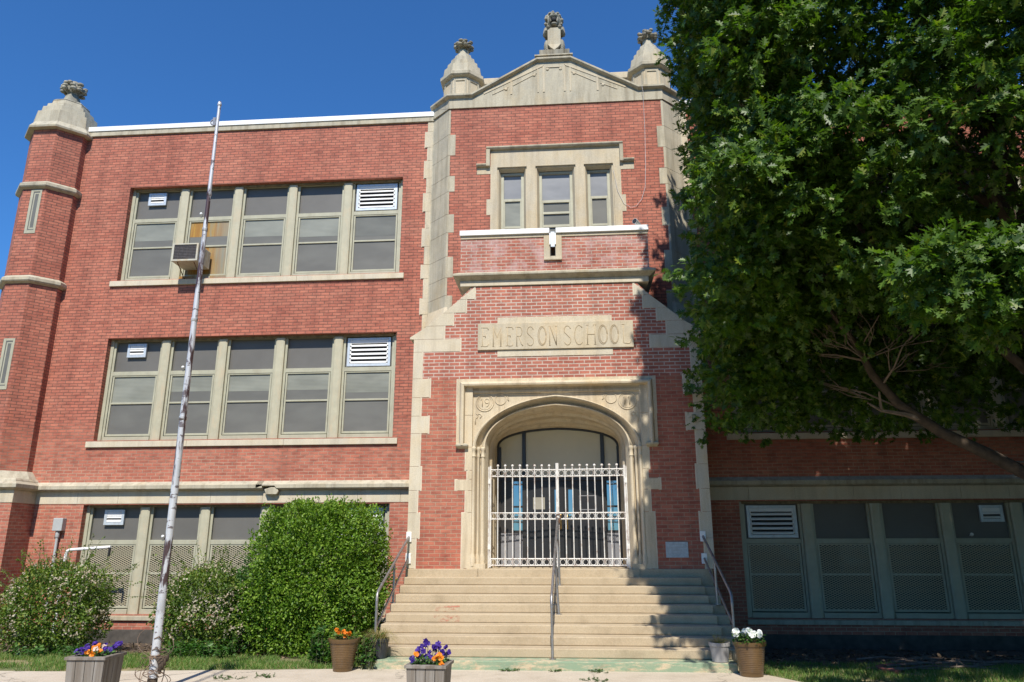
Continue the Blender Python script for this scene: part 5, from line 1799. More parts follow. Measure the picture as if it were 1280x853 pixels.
def bush_points(n, c, h, e, dmin, bump, seed, zcut=None):
    d = rdir(n)
    r = 1.0 / (np.abs(d) ** e).sum(axis=1) ** (1.0 / e)
    u = dmin + (1 - dmin) * rng.random(n) ** 0.55
    P0 = d * r[:, None]
    k = 1 + bump * nz(P0 * np.asarray(h), 2.2, seed) + bump * 0.6 * nz(P0 * np.asarray(h), 5.5, seed + 9)
    P = np.asarray(c) + P0 * np.asarray(h) * (k * u)[:, None]
    out = norm(P0 / np.asarray(h) ** 0.6)
    return P, out, u
def shrub(name, label, c, h, e, n, size, mat, group=None, bump=0.12, sprigs=0, sprig_len=0.5, blossoms=0, dmin=0.45, seed=0, low=0.0):
    base = (c[0], c[1], gz(c[0], c[1]))
    t = thing(name, label, 'shrub', base, group)
    P, out, u = bush_points(n, c, h, e, dmin, bump, seed)
    ok = P[:, 2] > base[2] + 0.05 + low
    P, out = P[ok], out[ok]
    D = norm(out * 0.7 + rdir(len(P)) * 0.9 + np.array([0, 0, 0.35]))
    N = norm(out * 0.6 + rdir(len(P)) * 0.7 + np.array([0, 0, 0.5]))
    S = size * (0.7 + 0.6 * rng.random(len(P)))
    pts, dirs, nrm, sz = [P], [D], [N], [S]
    mb = MB()
    for k in range(7):                                  # stems up from the ground
        a = rng.random() * 6.28
        q = 0.3 + 0.4 * rng.random()
        e_ = Vector((c[0] + h[0] * q * math.cos(a), c[1] + h[1] * q * math.sin(a), c[2] + h[2] * 0.2 * rng.random()))
        s_ = Vector((c[0] + 0.12 * math.cos(a), c[1] + 0.12 * math.sin(a), base[2] - 0.03))
        mb.tube([s_, s_.lerp(e_, 0.5) + Vector((0, 0, 0.1)), e_], [0.025, 0.018, 0.009], 6)
    for k in range(sprigs):
        d = rdir(1)[0]; d[2] = abs(d[2]) * 0.7 + 0.35
        d /= np.linalg.norm(d)
        r = 1.0 / (np.abs(d) ** e).sum() ** (1 / e)
        s_ = np.asarray(c) + d * r * np.asarray(h) * 0.85
        L = sprig_len * (0.4 + 0.9 * rng.random())
        dd = d * np.array([0.6, 0.6, 1.0]) + rng.normal(size=3) * 0.25
        dd[2] = abs(dd[2]); dd /= np.linalg.norm(dd)
        mid_ = s_ + dd * L * 0.55
        tip = s_ + dd * L + np.array([dd[0] * 0.1, dd[1] * 0.1, -0.05]) * L
        mb.tube([s_, mid_, tip], [0.005, 0.004, 0.002], 4, caps=False)
        m_ = int(10 + 16 * L / sprig_len)
        tt = rng.random(m_)[:, None]
        q = s_ + (tip - s_) * tt + rng.normal(size=(m_, 3)) * 0.012
        pts.append(q); dirs.append(norm(rdir(m_) + dd * 0.6)); nrm.append(norm(rdir(m_) + np.array([0, 0, .6]))); sz.append(size * (0.5 + 0.5 * rng.random(m_)))
    mb.build('stem', M['stem'], t)
    cloud('foliage', np.concatenate(pts), np.concatenate(dirs), np.concatenate(nrm), np.concatenate(sz), LEAF_V, LEAF_F, mat, t)
    if blossoms:
        P, out, u = bush_points(blossoms * 3, c, h, e, 0.93, bump, seed)
        ok = (P[:, 2] > base[2] + 0.35) & (nz(P, 2.4, seed + 4) > 0.0) & (out[:, 1] < 0.35)
        P, out = P[ok] + out[ok] * 0.03, out[ok]
        P, out = P[:blossoms], out[:blossoms]
        P = np.repeat(P, 3, axis=0) + rng.normal(size=(len(P) * 3, 3)) * 0.018
        out = np.repeat(out, 3, axis=0)
        cloud('blossom', P, norm(rdir(len(P))), norm(out + rdir(len(P)) * 0.6), 0.022 + 0.014 * rng.random(len(P)), PETAL_V, PETAL_F, M['blossom'], t)
    return t

shrub('clipped_shrub', 'tall dense bright green bush clipped square beside the steps', (-5.0, 15.0, 1.22), (1.32, 0.95, 1.50), 3.2, 70000, 0.056, M['hedge_leaf'], bump=0.2, sprigs=190, sprig_len=0.26, dmin=0.35, seed=3)
shrub('flowering_shrub', 'loose rounded bush dotted with pale blossoms in front of the bent white pipe', (-10.2, 14.8, 0.64), (1.05, 0.85, 0.90), 2.2, 17000, 0.056, M['shrub_leaf'], bump=0.2, sprigs=70, sprig_len=0.65, blossoms=640, seed=21)
shrub('flowering_shrub', 'loose bush of pale blossoms behind the flagpole', (-7.15, 14.9, 0.62), (0.92, 0.8, 0.86), 2.3, 14500, 0.056, M['shrub_leaf'], bump=0.2, sprigs=70, sprig_len=0.65, blossoms=560, seed=37)
shrub('leafy_shrub', 'low dark green bush tucked against the clipped bush', (-6.30, 15.15, 0.55), (0.62, 0.6, 0.95), 2.6, 6500, 0.06, M['weed_leaf'], bump=0.2, sprigs=30, sprig_len=0.4, seed=51)

def weeds(name, label, c, r, hgt, n, size, mat=None):
    t = thing(name, label, 'weeds', (c[0], c[1], gz(*c[:2])))
    P, D, N, S = [], [], [], []
    mb = MB()
    for k in range(n):
        a = rng.random() * 6.28; q = r * math.sqrt(rng.random())
        x, y = c[0] + q * math.cos(a), c[1] + q * math.sin(a) * 0.7
        z0 = gz(x, y)
        L = hgt * (0.4 + 0.6 * rng.random())
        tip = np.array([x + rng.normal() * 0.06, y + rng.normal() * 0.06, z0 + L])
        mb.tube([(x, y, z0), tuple(tip)], [0.006, 0.003], 4, caps=False)
        m_ = int(5 + 9 * L / hgt)
        for j in range(m_):
            f_ = 0.15 + 0.85 * rng.random()
            P.append(np.array([x, y, z0]) * (1 - f_) + tip * f_)
            dd = rdir(1)[0]; dd[2] = dd[2] * 0.4 + 0.1
            D.append(dd); N.append(np.array([0, 0, 1]) + rng.normal(size=3) * 0.4); S.append(size * (0.5 + 0.8 * rng.random()))
    mb.build('stem', M['stem'], t)
    cloud('foliage', P, D, N, S, LEAF_V, LEAF_F, mat or M['weed_leaf'], t)
    return t
weeds('weed_clump', 'broad leafed weeds sprouting behind the pot of orange flowers', (-3.95, 12.85), 0.42, 0.62, 60, 0.11)
weeds('weed_clump', 'trailing leafy weeds between the brown pot and the steps', (-3.25, 12.28), 0.16, 0.52, 22, 0.08)
weeds('weed_clump', 'low green weeds under the bush behind the flagpole', (-6.7, 14.0), 0.75, 0.34, 70, 0.09)
weeds('weed_clump', 'small weeds at the foot of the flowering bush near the wooden planter', (-9.6, 13.95), 0.7, 0.24, 45, 0.075)

# ------------------------------------------------------------------ pots and planters
def blooms(t, centres, size, mats, leaves, spread, leafsize=0.05, leafmat='weed_leaf', base_z=None):
    """flowers as parts of one plant; each bloom its own mesh"""
    P, D, N, S = [], [], [], []
    for c in leaves:
        P.append(c); dd = rdir(1)[0]; dd[2] = abs(dd[2]) * 0.5; D.append(dd); N.append(np.array([0, -0.3, 1]) + rng.normal(size=3) * 0.4); S.append(leafsize * (0.6 + 0.7 * rng.random()))
    cloud('foliage', P, D, N, S, LEAF_V, LEAF_F, M[leafmat], t)
    mb = MB()
    for c, m_ in zip(centres, mats):
        nfac = np.array([rng.normal() * 0.4, -0.9, 0.5 + 0.3 * rng.random()])
        k = 5
        ang = np.arange(k) * 2 * math.pi / k + rng.random() * 6
        nf = nfac / np.linalg.norm(nfac)
        t1 = np.cross(nf, [0, 0, 1.0]); t1 /= np.linalg.norm(t1)
        t2 = np.cross(nf, t1)
        q = [np.asarray(c) + size * 0.32 * (math.cos(a) * t1 + math.sin(a) * t2) for a in ang]
        if m_ == 'petal_orange_full':
            q = [np.asarray(c) + rdir(1)[0] * size * 0.30 for a in range(14)]
            k = 14
            nn = [qi - np.asarray(c) for qi in q]
        else:
            nn = [nf + rng.normal(size=3) * 0.25 for _ in range(k)]
        cloud('bloom', q, norm(rng.normal(size=(k, 3))), nn, np.full(k, size * 0.8), PETAL_V, PETAL_F, M['petal_orange' if m_ == 'petal_orange_full' else m_], t)
        zb_ = base_z if base_z is not None else c[2] - 0.15
        mb.tube([(c[0] + rng.normal() * 0.01, c[1] + 0.02, zb_), (c[0], c[1] + 0.01, c[2] - 0.005)], 0.0035, 4, caps=False)
    mb.build('flower_stem', M['stem'], t)

def planter(x, y, w, h, rot, label, plantlabel, spec):
    t = thing('wooden_planter', label, 'planter', (x, y, 0), 'wooden planters along the pavement')
    ca, sa = math.cos(rot), math.sin(rot)
    def W(u, v, z): return (x + u * ca - v * sa, y + u * sa + v * ca, z)
    mb = MB()
    n = 4
    tp, bt = w / 2, w / 2 * 0.93
    for side in range(4):
        aa = side * math.pi / 2
        c2, s2 = math.cos(aa), math.sin(aa)
        for k in range(n):
            g = 0.003
            ins = 0.0 if side % 2 == 0 else 0.022
            u0, u1 = -1 + 2 * k / n, -1 + 2 * (k + 1) / n
            pts = []
            for (u, rad, zz) in ((u0, bt, 0.02), (u1, bt, 0.02), (u1, tp, h - 0.04), (u0, tp, h - 0.04)):
                uu = max(-1 + ins / rad, min(1 - ins / rad, u)) * rad + (g if u == u0 else -g)
                pts.append(((uu, -rad, zz), (uu, -rad + 0.02, zz)))
            def rotp(p): return W(p[0] * c2 - p[1] * s2, p[0] * s2 + p[1] * c2, p[2])
            o_ = [rotp(p[0]) for p in pts]; i_ = [rotp(p[1]) for p in pts]
            i0 = len(mb.v)
            mb.face(o_); mb.face(i_[::-1])
            for q in range(4):
                r_ = (q + 1) % 4
                mb.face([o_[r_], o_[q], i_[q], i_[r_]])
            # unwrap each board along its grain
            sh_ = rng.random() * 9
            for q in range(i0, len(mb.v)):
                u_, v_ = mb.uv[q]; mb.uv[q] = (u_ + sh_, v_)
    mb.build('box', M['wood'], t, bevel=0.004)
    mb = MB()
    ro, ri = w / 2 + 0.02, w / 2 - 0.06
    for side in range(4):
        aa = side * math.pi / 2
        c2, s2 = math.cos(aa), math.sin(aa)
        def rotp(p): return W(p[0] * c2 - p[1] * s2, p[0] * s2 + p[1] * c2, p[2])
        a0 = [rotp(p) for p in ((-ro, -ro, h - 0.038), (ro, -ro, h - 0.038), (ri, -ri, h - 0.038), (-ri, -ri, h - 0.038))]
        a1 = [(p[0], p[1], h) for p in a0]
        mb.loft([a0, a1])
    mb.build('rim', M['wood'], t, bevel=0.004)
    mb = MB()
    q = w / 2 - 0.03
    mb.face([W(-q, -q, h - 0.06), W(q, -q, h - 0.06), W(q, q, h - 0.06), W(-q, q, h - 0.06)])
    mb.build('soil', M['soil'], t)
    p = thing('pansies', plantlabel, 'flowers', (x, y, h - 0.06))
    cs, ms = [], []
    for u, v, z, m_ in spec:
        c = W(u * w / 2, v * w / 2, h + z)
        cs.append(c); ms.append(m_)
    lv = []
    for k in range(260):
        u, v = rng.uniform(-.85, .85), rng.uniform(-.85, .85)
        lv.append(W(u * w / 2, v * w / 2, h - 0.05 + 0.12 * rng.random()))
    blooms(p, cs, 0.056, ms, lv, w, 0.05, base_z=h - 0.06)
pu, po, pw, pk = 'petal_purple', 'petal_orange', 'petal_white', 'petal_pink'
spec1 = [(-.78, -.5, .05, pu), (-.7, .2, .10, pu), (-.62, -.4, .07, pu), (-.5, -.1, .09, pu), (-.42, -.6, .05, pu), (-.33, .3, .12, pu), (-.26, -.5, .09, pu), (-.2, .1, .13, pu),
         (-.12, -.7, .05, po), (.0, -.3, .09, po), (.08, -.65, .03, po), (.12, -.1, .11, po), (.2, -.5, .08, pk), (.3, .1, .09, pk), (.36, -.4, .05, po), (.25, -.8, .02, po), (.45, .2, .05, pu), (.5, -.2, .07, pu),
         (.58, .5, .08, pu), (.66, .0, .06, pu), (.72, .6, .11, pu), (.78, .3, .09, pu), (.85, .7, .11, pu), (.9, .4, .12, pu), (.1, .5, .10, pu), (-.5, .6, .11, pu)]
spec2 = [(-.85, -.4, .06, pu), (-.7, .2, .13, pu), (-.62, -.5, .11, po), (-.58, -.1, .16, pu), (-.5, -.4, .09, pu), (-.44, .0, .19, pu), (-.3, .2, .25, pu), (-.22, -.1, .20, pu), (-.25, -.5, .15, pu), (-.18, .3, .22, pu),
         (-.1, -.4, .08, pu), (-.02, .1, .11, pu), (.08, -.2, .07, pu), (.18, .0, .18, pu), (.2, .4, .14, pu), (.28, .2, .19, pu), (.35, -.5, .06, po), (.42, .3, .17, pu), (.45, -.2, .09, pu), (.52, -.5, .08, po), (.58, -.35, .10, po),
         (.62, .2, .12, pu), (.68, -.1, .13, pu), (.72, -.6, .07, po), (.78, .3, .08, pu), (.85, .0, .18, pu), (.92, .5, .11, pu), (.8, -.85, .01, po), (-.75, -.7, .04, pu), (.3, .6, .21, pu)]
planter(-6.36, 10.2, 0.50, 0.46, R(3), 'weathered grey wooden planter box of mixed purple and orange pansies near the flagpole', 'purple, orange and pale pansies in the planter near the flagpole', spec1)
planter(-1.86, 10.15, 0.49, 0.41, R(-2), 'weathered grey wooden planter box standing in front of the middle of the steps', 'tall purple pansies with a few orange ones in front of the steps', spec2)

def flower_pot(x, y, rb, rtop, h, mat, label, name='flower_pot', ribs=True):
    t = thing(name, label, 'plant pot', (x, y, gz(x, y)))
    z0 = 0.004 if y < 12.3 else gz(x, y)
    mb = MB()
    pf = [(rb * 0.6, z0), (rb, z0 + 0.004)]
    nr = 16 if ribs else 4
    top = z0 + h * 0.86
    for k in range(nr + 1):
        f_ = k / nr
        r_ = rb + (rtop * 0.88 - rb) * f_
        z = z0 + 0.01 + (top - z0 - 0.01) * f_
        pf.append((r_, z))
        if ribs and k < nr and 2 <= k:
            dz = (top - z0) / nr
            pf += [(r_ + 0.006, z + dz * 0.3), (r_ + 0.006, z + dz * 0.6)]
    pf += [(rtop * 0.93, top + 0.005), (rtop * 0.98, z0 + h * 0.93), (rtop, z0 + h * 0.99), (rtop, z0 + h), (rtop * 0.9, z0 + h), (rtop * 0.85, z0 + h * 0.93), (0.02, z0 + h * 0.92)]
    mb.lathe(x, y, pf, 36)
    mb.build('pot', mat, t, smooth=True)
    mb = MB()
    mb.lathe(x, y, [(rtop * 0.86, z0 + h * 0.935), (rtop * 0.5, z0 + h * 0.95), (0.01, z0 + h * 0.955)], 20)
    mb.build('soil', M['soil'], t, smooth=True)
    return t, z0 + h
t, zt_ = flower_pot(-3.56, 12.08, 0.145, 0.245, 0.47, M['pot'], 'ribbed brown pot of orange marigolds beside the clipped bush')
p = thing('marigolds', 'small orange marigolds in the brown pot beside the clipped bush', 'flowers', (-3.56, 12.08, zt_ - 0.04))
cs = [(-3.66, 12.0, zt_ + 0.12), (-3.61, 11.98, zt_ + 0.085), (-3.55, 12.02, zt_ + 0.10), (-3.51, 11.97, zt_ + 0.08), (-3.52, 12.0, zt_ + 0.04), (-3.45, 11.99, zt_ + 0.075)]
lv = [(-3.56 + 0.19 * math.cos(a) * q, 12.08 + 0.19 * math.sin(a) * q, zt_ - 0.03 + 0.10 * rng.random()) for a, q in zip(rng.random(150) * 6.28, rng.random(150) ** .5)]
blooms(p, cs, 0.058, ['petal_orange_full'] * len(cs), lv, 0.3, 0.05, 'shrub_leaf', zt_ - 0.04)
t, zt_ = flower_pot(2.57, 12.05, 0.165, 0.245, 0.475, M['pot'], 'ribbed brown pot of white flowers at the right end of the steps')
p = thing('white_flowers', 'white flowers heaped in the brown pot at the right end of the steps', 'flowers', (2.56, 12.0, zt_ - 0.04))
cs = []
for k in range(19):
    a, q = rng.random() * 6.28, rng.random() ** .5
    cs.append((2.56 + 0.23 * q * math.cos(a), 11.98 + 0.2 * q * math.sin(a), zt_ + 0.05 + 0.09 * (1 - q) + 0.05 * rng.random() + (0.05 if math.cos(a) * q < -0.5 else 0)))
lv = [(2.56 + 0.24 * math.cos(a) * q, 12.0 + 0.24 * math.sin(a) * q, zt_ - 0.03 + 0.14 * rng.random()) for a, q in zip(rng.random(200) * 6.28, rng.random(200) ** .5)]
blooms(p, cs, 0.07, ['petal_white'] * len(cs), lv, 0.3, 0.055, 'weed_leaf', zt_ - 0.04)

def grass_tuft(x, y, z, n, L, label, droop=1.0):
    t = thing('ornamental_grass', label, 'grass plant', (x, y, z))
    mb_p, D, N, S = [], [], [], []
    mb = MB()
    V = []
    for k in range(n):
        a = rng.random() * 6.28
        el = rng.uniform(0.5, 1.45)
        d = np.array([math.cos(a) * math.cos(el), math.sin(a) * math.cos(el), math.sin(el)])
        l_ = L * rng.uniform(0.6, 1.1)
        p0 = np.array([x + 0.05 * math.cos(a), y + 0.05 * math.sin(a), z])
        pts = []
        for i in range(6):
            s_ = i / 5
            q = p0 + d * l_ * s_ + np.array([d[0] * 0.3, d[1] * 0.3, -0.75 * droop]) * l_ * s_ ** 2.4
            pts.append(q)
        w = np.cross(d, [0, 0, 1.0]); w /= max(1e-6, np.linalg.norm(w))
        for i in range(5):
            w0, w1 = 0.0035 * (1 - i / 5.2), 0.0035 * (1 - (i + 1) / 5.2)
            mb.face([pts[i] - w * w0, pts[i] + w * w0, pts[i + 1] + w * w1, pts[i + 1] - w * w1])
    mb.build('foliage', M['dry_grass'], t)
    return t
def small_pot(x, y, z, h, r, mat, label):
    t = thing('plant_pot', label, 'plant pot', (x, y, z))
    mb = MB()
    mb.lathe(x, y, [(r * 0.5, z), (r * 0.76, z + 0.004), (r * 0.93, z + h * 0.8), (r, z + h * 0.82), (r, z + h), (r * 0.9, z + h), (r * 0.85, z + h * 0.9), (0.01, z + h * 0.9)], 24)
    mb.build('pot', mat, t, smooth=True)
    mb = MB(); mb.lathe(x, y, [(r * 0.86, z + h * 0.91), (0.01, z + h * 0.93)], 16); mb.build('soil', M['soil'], t)
small_pot(-3.10, 12.47, K0 + 0.002, 0.30, 0.155, M['pot_dark'], 'black nursery pot holding drooping dry grass at the left end of the steps')
grass_tuft(-3.10, 12.47, K0 + 0.27, 260, 0.50, 'drooping straw coloured grass at the left end of the steps')
small_pot(2.20, 12.44, K0 + 0.002, 0.28, 0.16, M['pot_grey'], 'plain grey pot in the shade behind the pot of white flowers')
grass_tuft(2.20, 12.44, K0 + 0.25, 120, 0.30, 'short dull grass in the grey pot behind the white flowers', 0.6)

# ------------------------------------------------------------------ lawn, weeds in the pavement, litter
def scatter_grass(name, n, x0, x1, yfun, ymax, size, seed, mat):
    X = rng.uniform(x0, x1, n)
    yl = np.array([yfun(x) for x in X])
    Y = yl + (ymax - yl) * rng.random(n) ** 1.1
    P = np.stack([X, Y, np.array([gz(a, b) for a, b in zip(X, Y)])], axis=1)
    keep = nz(P, 1.3, seed) + 0.35 * nz(P, 5.0, seed + 2) > -0.30
    P = P[keep]
    m_ = len(P)
    D = norm(np.stack([rng.normal(size=m_) * 0.45, rng.normal(size=m_) * 0.45, np.ones(m_)], axis=1))
    o = cloud(name, P, D, rdir(m_), size * (0.5 + 0.8 * rng.random(m_)), BLADE_V, BLADE_F, mat)
    return tag(o, 'thin patchy lawn of short grass blades', 'grass', kind='stuff')
def yl_left(x): return np.interp(x, [-13, -8, -4.6, -3.4], [11.55, 11.74, 12.14, 12.34])
def yl_right(x): return np.interp(x, [2.72, 2.9, 3.3, 4.2, 8], [12.32, 12.02, 11.32, 10.62, 10.62])
scatter_grass('lawn_grass', 42000, -12.5, -3.5, yl_left, 14.6, 0.075, 3.0, M['grass_blade'])
scatter_grass('lawn_grass', 30000, 2.74, 8.0, yl_right, 14.0, 0.075, 8.0, M['grass_blade'])
for c, r, label in (((-4.55, 11.45), 0.16, 'tiny weeds in a pavement crack in front of the brown pot'), ((-5.05, 11.28), 0.22, 'flat weeds in the pavement beside the flagpole shadow'), ((0.35, 12.22), 0.10, 'small weed at the foot of the painted kerb right of the centre rail'), ((-0.28, 12.24), 0.08, 'single weed sprouting below the centre handrail'), ((0.3, 11.5), 0.18, 'sparse weeds in the pavement in front of the steps'), ((-1.02, 12.24), 0.09, 'small weed at the kerb behind the middle planter')):
    weeds('pavement_weed', label, c, r, 0.05, 16, 0.022)
n_ = 5200
X = np.concatenate([rng.uniform(-13, -3.6, n_ // 2), rng.uniform(2.8, 12, n_ // 2)])
Y = rng.uniform(14.2, 17.4, n_)
P = np.stack([X, Y, np.array([gz(a, b) + 0.02 for a, b in zip(X, Y)])], axis=1)
D = rdir(n_); D[:, 2] *= 0.25
tag(cloud('leaf_litter', P, D, norm(np.array([0, 0, 1.0]) + rng.normal(size=(n_, 3)) * 0.35), 0.05 + 0.06 * rng.random(n_), LEAF_V, LEAF_F, M['litter']), 'dead leaves scattered over the bare soil', 'leaves', kind='stuff')

# brick edging and a heap of cut branches under the tree
t = thing('brick_edging', 'curved edging of red bricks in the shady lawn', 'edging', (4.9, 13.0, gz(4.9, 13.0)))
mb = MB()
for k in range(7):
    a = R(95 + k * 17)
    cx, cy_ = 5.75 + 1.05 * math.cos(a), 12.75 + 0.95 * math.sin(a)
    d = Vector((-math.sin(a), math.cos(a), 0)); n_v = Vector((math.cos(a), math.sin(a), 0))
    c = Vector((cx, cy_, 0)); z0 = gz(cx, cy_)
    q = [c - d * 0.10 - n_v * 0.05, c + d * 0.10 - n_v * 0.05, c + d * 0.10 + n_v * 0.05, c - d * 0.10 + n_v * 0.05]
    if (q[1] - q[0]).cross(q[2] - q[1]).z < 0: q = q[::-1]
    mb.loft([[(p.x, p.y, z0 - 0.03) for p in q], [(p.x, p.y, z0 + 0.07) for p in q]])
mb.build('brick', M['edging'], t, bevel=0.008)
br = random.Random(31)
for k in range(16):
    x, y = br.uniform(5.1, 7.6), br.uniform(12.7, 14.6)
    a = br.uniform(-0.5, 0.5)
    L = br.uniform(0.6, 1.5)
    z = gz(x, y) + 0.03
    pts = [(x - L / 2 * math.cos(a), y - L / 2 * math.sin(a), z), (x, y + br.uniform(-.06, .06), z + br.uniform(0.02, 0.09)), (x + L / 2 * math.cos(a), y + L / 2 * math.sin(a), z + br.uniform(0, 0.08))]
    mb = MB()
    mb.tube(pts, [0.024, 0.018, 0.008], 6)
    for j in range(3):
        f_ = br.uniform(0.3, 0.9)
        b0 = Vector(pts[0]).lerp(Vector(pts[2]), f_)
        mb.tube([b0, b0 + Vector((br.uniform(-.25, .25), br.uniform(-.25, .25), br.uniform(0.0, 0.16)))], [0.008, 0.003], 4)
    o = mb.build('fallen_branch', M['twig'])
    tag(o, 'bare fallen branch lying on the soil under the tree', 'branch', 'fallen branches under the tree')

# ------------------------------------------------------------------ the oak
TRX, TRY = 7.42, 12.0
oak = thing('oak_tree', 'large dark green oak hiding the right wing of the school', 'tree', (TRX, TRY, 0))
mb = MB()
mb.tube([(TRX + 0.02, TRY, -0.1), (TRX, TRY, 0.5), (TRX, TRY, 1.5), (TRX + 0.04, TRY, 2.6), (TRX + 0.1, TRY + 0.02, 4.2), (TRX + 0.06, TRY + 0.1, 7), (TRX - 0.1, TRY + 0.1, 10), (TRX - 0.3, TRY, 13.5)], [0.46, 0.36, 0.33, 0.31, 0.26, 0.20, 0.13, 0.04], 16)
mb.build('trunk', M['bark'], oak, smooth='all')
limbs = [
    [(7.30, 12.0, 2.15), (7.0, 11.98, 2.80), (6.45, 12.0, 3.15), (5.75, 12.05, 3.55), (5.2, 12.1, 4.0), (4.88, 12.15, 4.5), (4.72, 12.2, 5.0), (4.3, 12.2, 5.7), (3.9, 12.1, 6.6), (3.4, 12.0, 7.6)],
    [(7.48, 12.05, 4.2), (6.6, 12.3, 5.4), (5.3, 12.5, 7.0), (4.0, 12.4, 8.8), (3.2, 12.2, 10.2)],
    [(7.5, 12.0, 4.6), (7.0, 11.2, 6.0), (6.0, 10.4, 7.4), (4.8, 10.2, 8.6)],
    [(7.45, 12.0, 6.0), (8.4, 12.3, 7.4), (9.8, 12.6, 8.8), (11, 12.8, 10)],
    [(7.4, 12.1, 7.2), (6.5, 12.8, 8.6), (5.2, 13.4, 10.4), (4.2, 13.6, 12)],
    [(7.3, 12.1, 9.0), (6.4, 11.6, 10.6), (5.3, 11.2, 12.2), (4.4, 11.0, 13.8)],
    [(7.4, 12.1, 5.5), (7.6, 13.2, 6.6), (7.8, 14.4, 7.6)],
]
for i, L in enumerate(limbs):
    mb = MB()
    r0 = [0.115, 0.085, 0.10, 0.11, 0.09, 0.08, 0.08][i]
    mb.tube(L, [r0 * (1 - 0.82 * k / (len(L) - 1)) for k in range(len(L))], 10)
    mb.build('limb', M['bark'], oak, smooth='all')
# small side branches and bare twigs
mb = MB()
lr = random.Random(77)
def twiggy(p, d, L, r, depth):
    d = d.normalized()
    q = p + d * L * 0.5 + Vector((lr.uniform(-.1, .1), lr.uniform(-.1, .1), lr.uniform(-.04, .1))) * L
    e_ = p + d * L + Vector((lr.uniform(-.15, .15), lr.uniform(-.15, .15), lr.uniform(0, .25))) * L
    mb.tube([p, q, e_], [r, r * 0.75, r * 0.5], 5, caps=False)
    if depth > 0:
        for k in range(3):
            b0 = p.lerp(e_, lr.uniform(0.3, 1.0))
            twiggy(b0, d + Vector((lr.uniform(-.8, .8), lr.uniform(-.8, .8), lr.uniform(-.2, .8))), L * lr.uniform(.4, .65), r * 0.55, depth - 1)
for k in range(6):
    twiggy(Vector((4.78, 12.12, 4.75)), Vector((lr.uniform(-1, 1), lr.uniform(-.5, .1), lr.uniform(0.0, .7))), 0.75, 0.013, 2)
twiggy(Vector((5.5, 12.05, 3.75)), Vector((-1, 0.1, 0.15)), 0.55, 0.05, 1)
for L in limbs:
    for k in range(7):
        i = lr.randrange(1, len(L) - 1)
        p = Vector(L[i]).lerp(Vector(L[i + 1]), lr.random())
        twiggy(p, Vector((lr.uniform(-1, 1), lr.uniform(-1, 1), lr.uniform(-.1, .9))), lr.uniform(0.7, 1.5), 0.02, 2)
mb.build('twig', M['twig'], oak)

def crown_inside(P):
    """measure of the crown hull (<1 inside); the crown reaches further forward on its right side"""
    front = np.clip((P[:, 0] - 3.6) / 2.6, 0, 1)
    yc = 11.8 - 1.0 * front
    yh = 4.3 + 0.6 * front
    q = np.abs((P[:, 0] - 8.3 - 0.17 * (P[:, 1] - 12)) / 7.0) ** 3.6 + np.abs((P[:, 1] - yc) / yh) ** 2.6 + np.abs((P[:, 2] - 9.4) / 6.3) ** 2.8
    return q
# clumps of foliage on the hull and through the volume
nc = 24000
cand = np.stack([rng.uniform(1.6, 14.4, nc), rng.uniform(5.1, 15.7, nc), rng.uniform(3.0, 15.9, nc)], axis=1)
f_ = crown_inside(cand)
# the underside stays open around the low limb, and rises towards the street
under = np.interp(cand[:, 1], [5, 8, 10.3, 11.9, 12.4, 15.5], [7.6, 6.0, 5.0, 5.0, 4.3, 4.1]) + np.clip(cand[:, 0] - 5.0, 0, 2) * 0.35
edge = 0.179 * cand[:, 1] - 0.018 * cand[:, 2] + 0.72 + 0.17 * np.sin(cand[:, 2] * 1.7 + cand[:, 1] * 0.8)
ok = (cand[:, 2] > under) & (cand[:, 0] > edge)
shell = cand[(f_ < 1.0) & (f_ > 0.55) & ok]
core = cand[(f_ < 0.55) & ok]
rim = cand[ok & (cand[:, 0] - edge < 0.9) & (cand[:, 1] > 7.8) & (cand[:, 1] < 13.2) & (f_ < 1.25) & (cand[:, 2] < 14.6)]
lob, rad = [], []
for src, cnt, dmin, r_lo, r_hi in ((rim, 300, 0.58, 0.40, 0.56), (shell, 470, 0.86, 0.50, 0.85), (core, 190, 1.0, 0.65, 1.0)):
    got = np.zeros((0, 3))
    for p in src:
        if len(got) >= cnt: break
        if len(got) == 0 or np.min(np.linalg.norm(got - p, axis=1)) > dmin:
            got = np.vstack([got, p])
    for p in got:
        lob.append(p); rad.append(r_lo + (r_hi - r_lo) * rng.random())
for p, r_ in (((4.15, 8.55, 4.95), .42), ((4.6, 8.45, 4.95), .45), ((5.05, 8.5, 4.9), .42), ((4.75, 8.4, 4.5), .36), ((4.4, 8.6, 4.55), .34), ((4.95, 8.45, 4.25), .28), ((5.5, 8.6, 5.0), .45), ((5.9, 8.7, 5.2), .5),
              ((3.9, 8.9, 6.3), .5), ((3.2, 9.2, 7.0), .5), ((3.5, 8.7, 6.9), .42)):
    lob.append(np.array([p[0] * 0.88, p[1] * 0.88, 1.85 + (p[2] - 1.85) * 0.88] if p[2] < 5.5 else p)); rad.append(r_ * (0.9 if p[2] < 5.5 else 1))
lob = np.array(lob); rad = np.array(rad)
SP, SD = [], []
for c, r_ in zip(lob, rad):
    m_ = int(16 + 26 * r_) if c[1] > 7.8 or c[2] > 5 else 34
    d = rdir(m_)
    d[:, 2] = d[:, 2] * 0.75 + 0.22
    d = norm(d)
    rr_ = r_ * (0.62 + 0.42 * rng.random(m_))
    SP.append(c + d * rr_[:, None] * np.array([1.15, 1.15, 0.72]))
    SD.append(d)
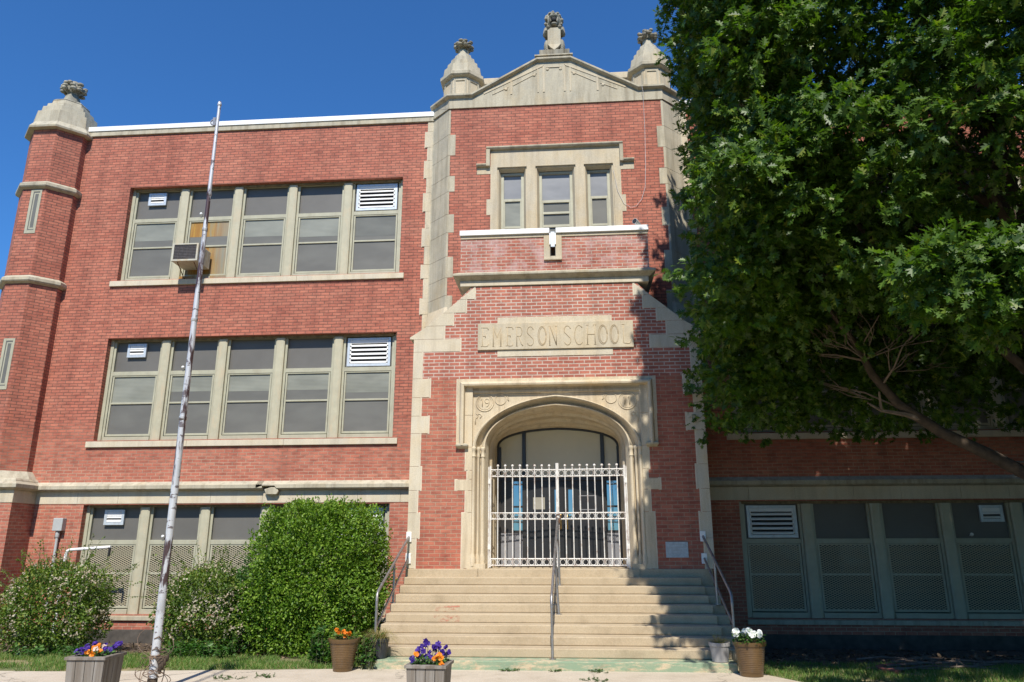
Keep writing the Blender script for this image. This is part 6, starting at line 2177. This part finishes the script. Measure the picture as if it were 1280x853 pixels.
# hanging sprays under the left half of the crown
m_ = 640
e_ = np.stack([2.4 + rng.random(m_) * 8.5, rng.uniform(12.6, 15.6, m_), 3.9 + rng.random(m_) ** 1.3 * 2.6, ], axis=1)
SP.append(e_); SD.append(norm(rdir(m_) + np.array([-0.3, -0.3, -0.2])))
m_ = 75
e_ = np.stack([rng.uniform(1.85, 3.2, m_), rng.uniform(9.6, 12.0, m_), rng.uniform(4.7, 6.4, m_)], axis=1)
SP.append(e_); SD.append(norm(rdir(m_) + np.array([-0.3, -0.3, 0.0])))
SP = np.concatenate(SP); SD = np.concatenate(SD)
# sprays the frame can never show (high on the far right) are kept sparser
far = (SP[:, 0] > 10.5) & (rng.random(len(SP)) < 0.35)
SP, SD = SP[~far], SD[~far]
K = 17
ns = len(SP)
ax = norm(SD + rdir(ns) * 0.5)
spread = rdir(ns * K).reshape(ns, K, 3)
LD = norm((ax[:, None, :] * 0.75 + spread * 0.85 + np.array([0, 0, -0.12])).reshape(-1, 3))
off = (rng.random((ns, K, 1)) ** 0.8) * 0.24
LC = (SP[:, None, :] - ax[:, None, :] * 0.10 + ax[:, None, :] * off).reshape(-1, 3) + rng.normal(size=(ns * K, 3)) * 0.04
LN = norm(np.array([0, -0.55, 0.7]) + rdir(ns * K) * 0.7 + np.repeat(SD, K, axis=0) * 0.45)
LS = 0.085 + 0.08 * rng.random(ns * K)
cloud('crown', LC, LD, LN, LS, OAK_V, OAK_F, M['oak_leaf'], oak)
# oak copy added out of view to keep skylight off the right wing
n2 = dup(oak, dx=7.4, dy=-10.2)
n2.rotation_euler = (0, 0, R(200))
tag(n2, 'added oak out of view that shades the right wing')
for i, (x, y) in enumerate(((-42, -22), (-30, -23.5), (-18, -21.5), (8.5, -22), (18, -23), (28, -21.5), (39, -22.5), (21.5, 8.5), (23, -4))):  # unseen oaks added to cut the low skylight reaching the right wing
    o = dup(oak, dx=x - TRX, dy=y - TRY)
    o.rotation_euler = (0, 0, R(73 * i + 40))
    tag(o, 'added unseen oak that blocks low skylight', group='added oaks out of view')
print('oak leaves', len(LC))
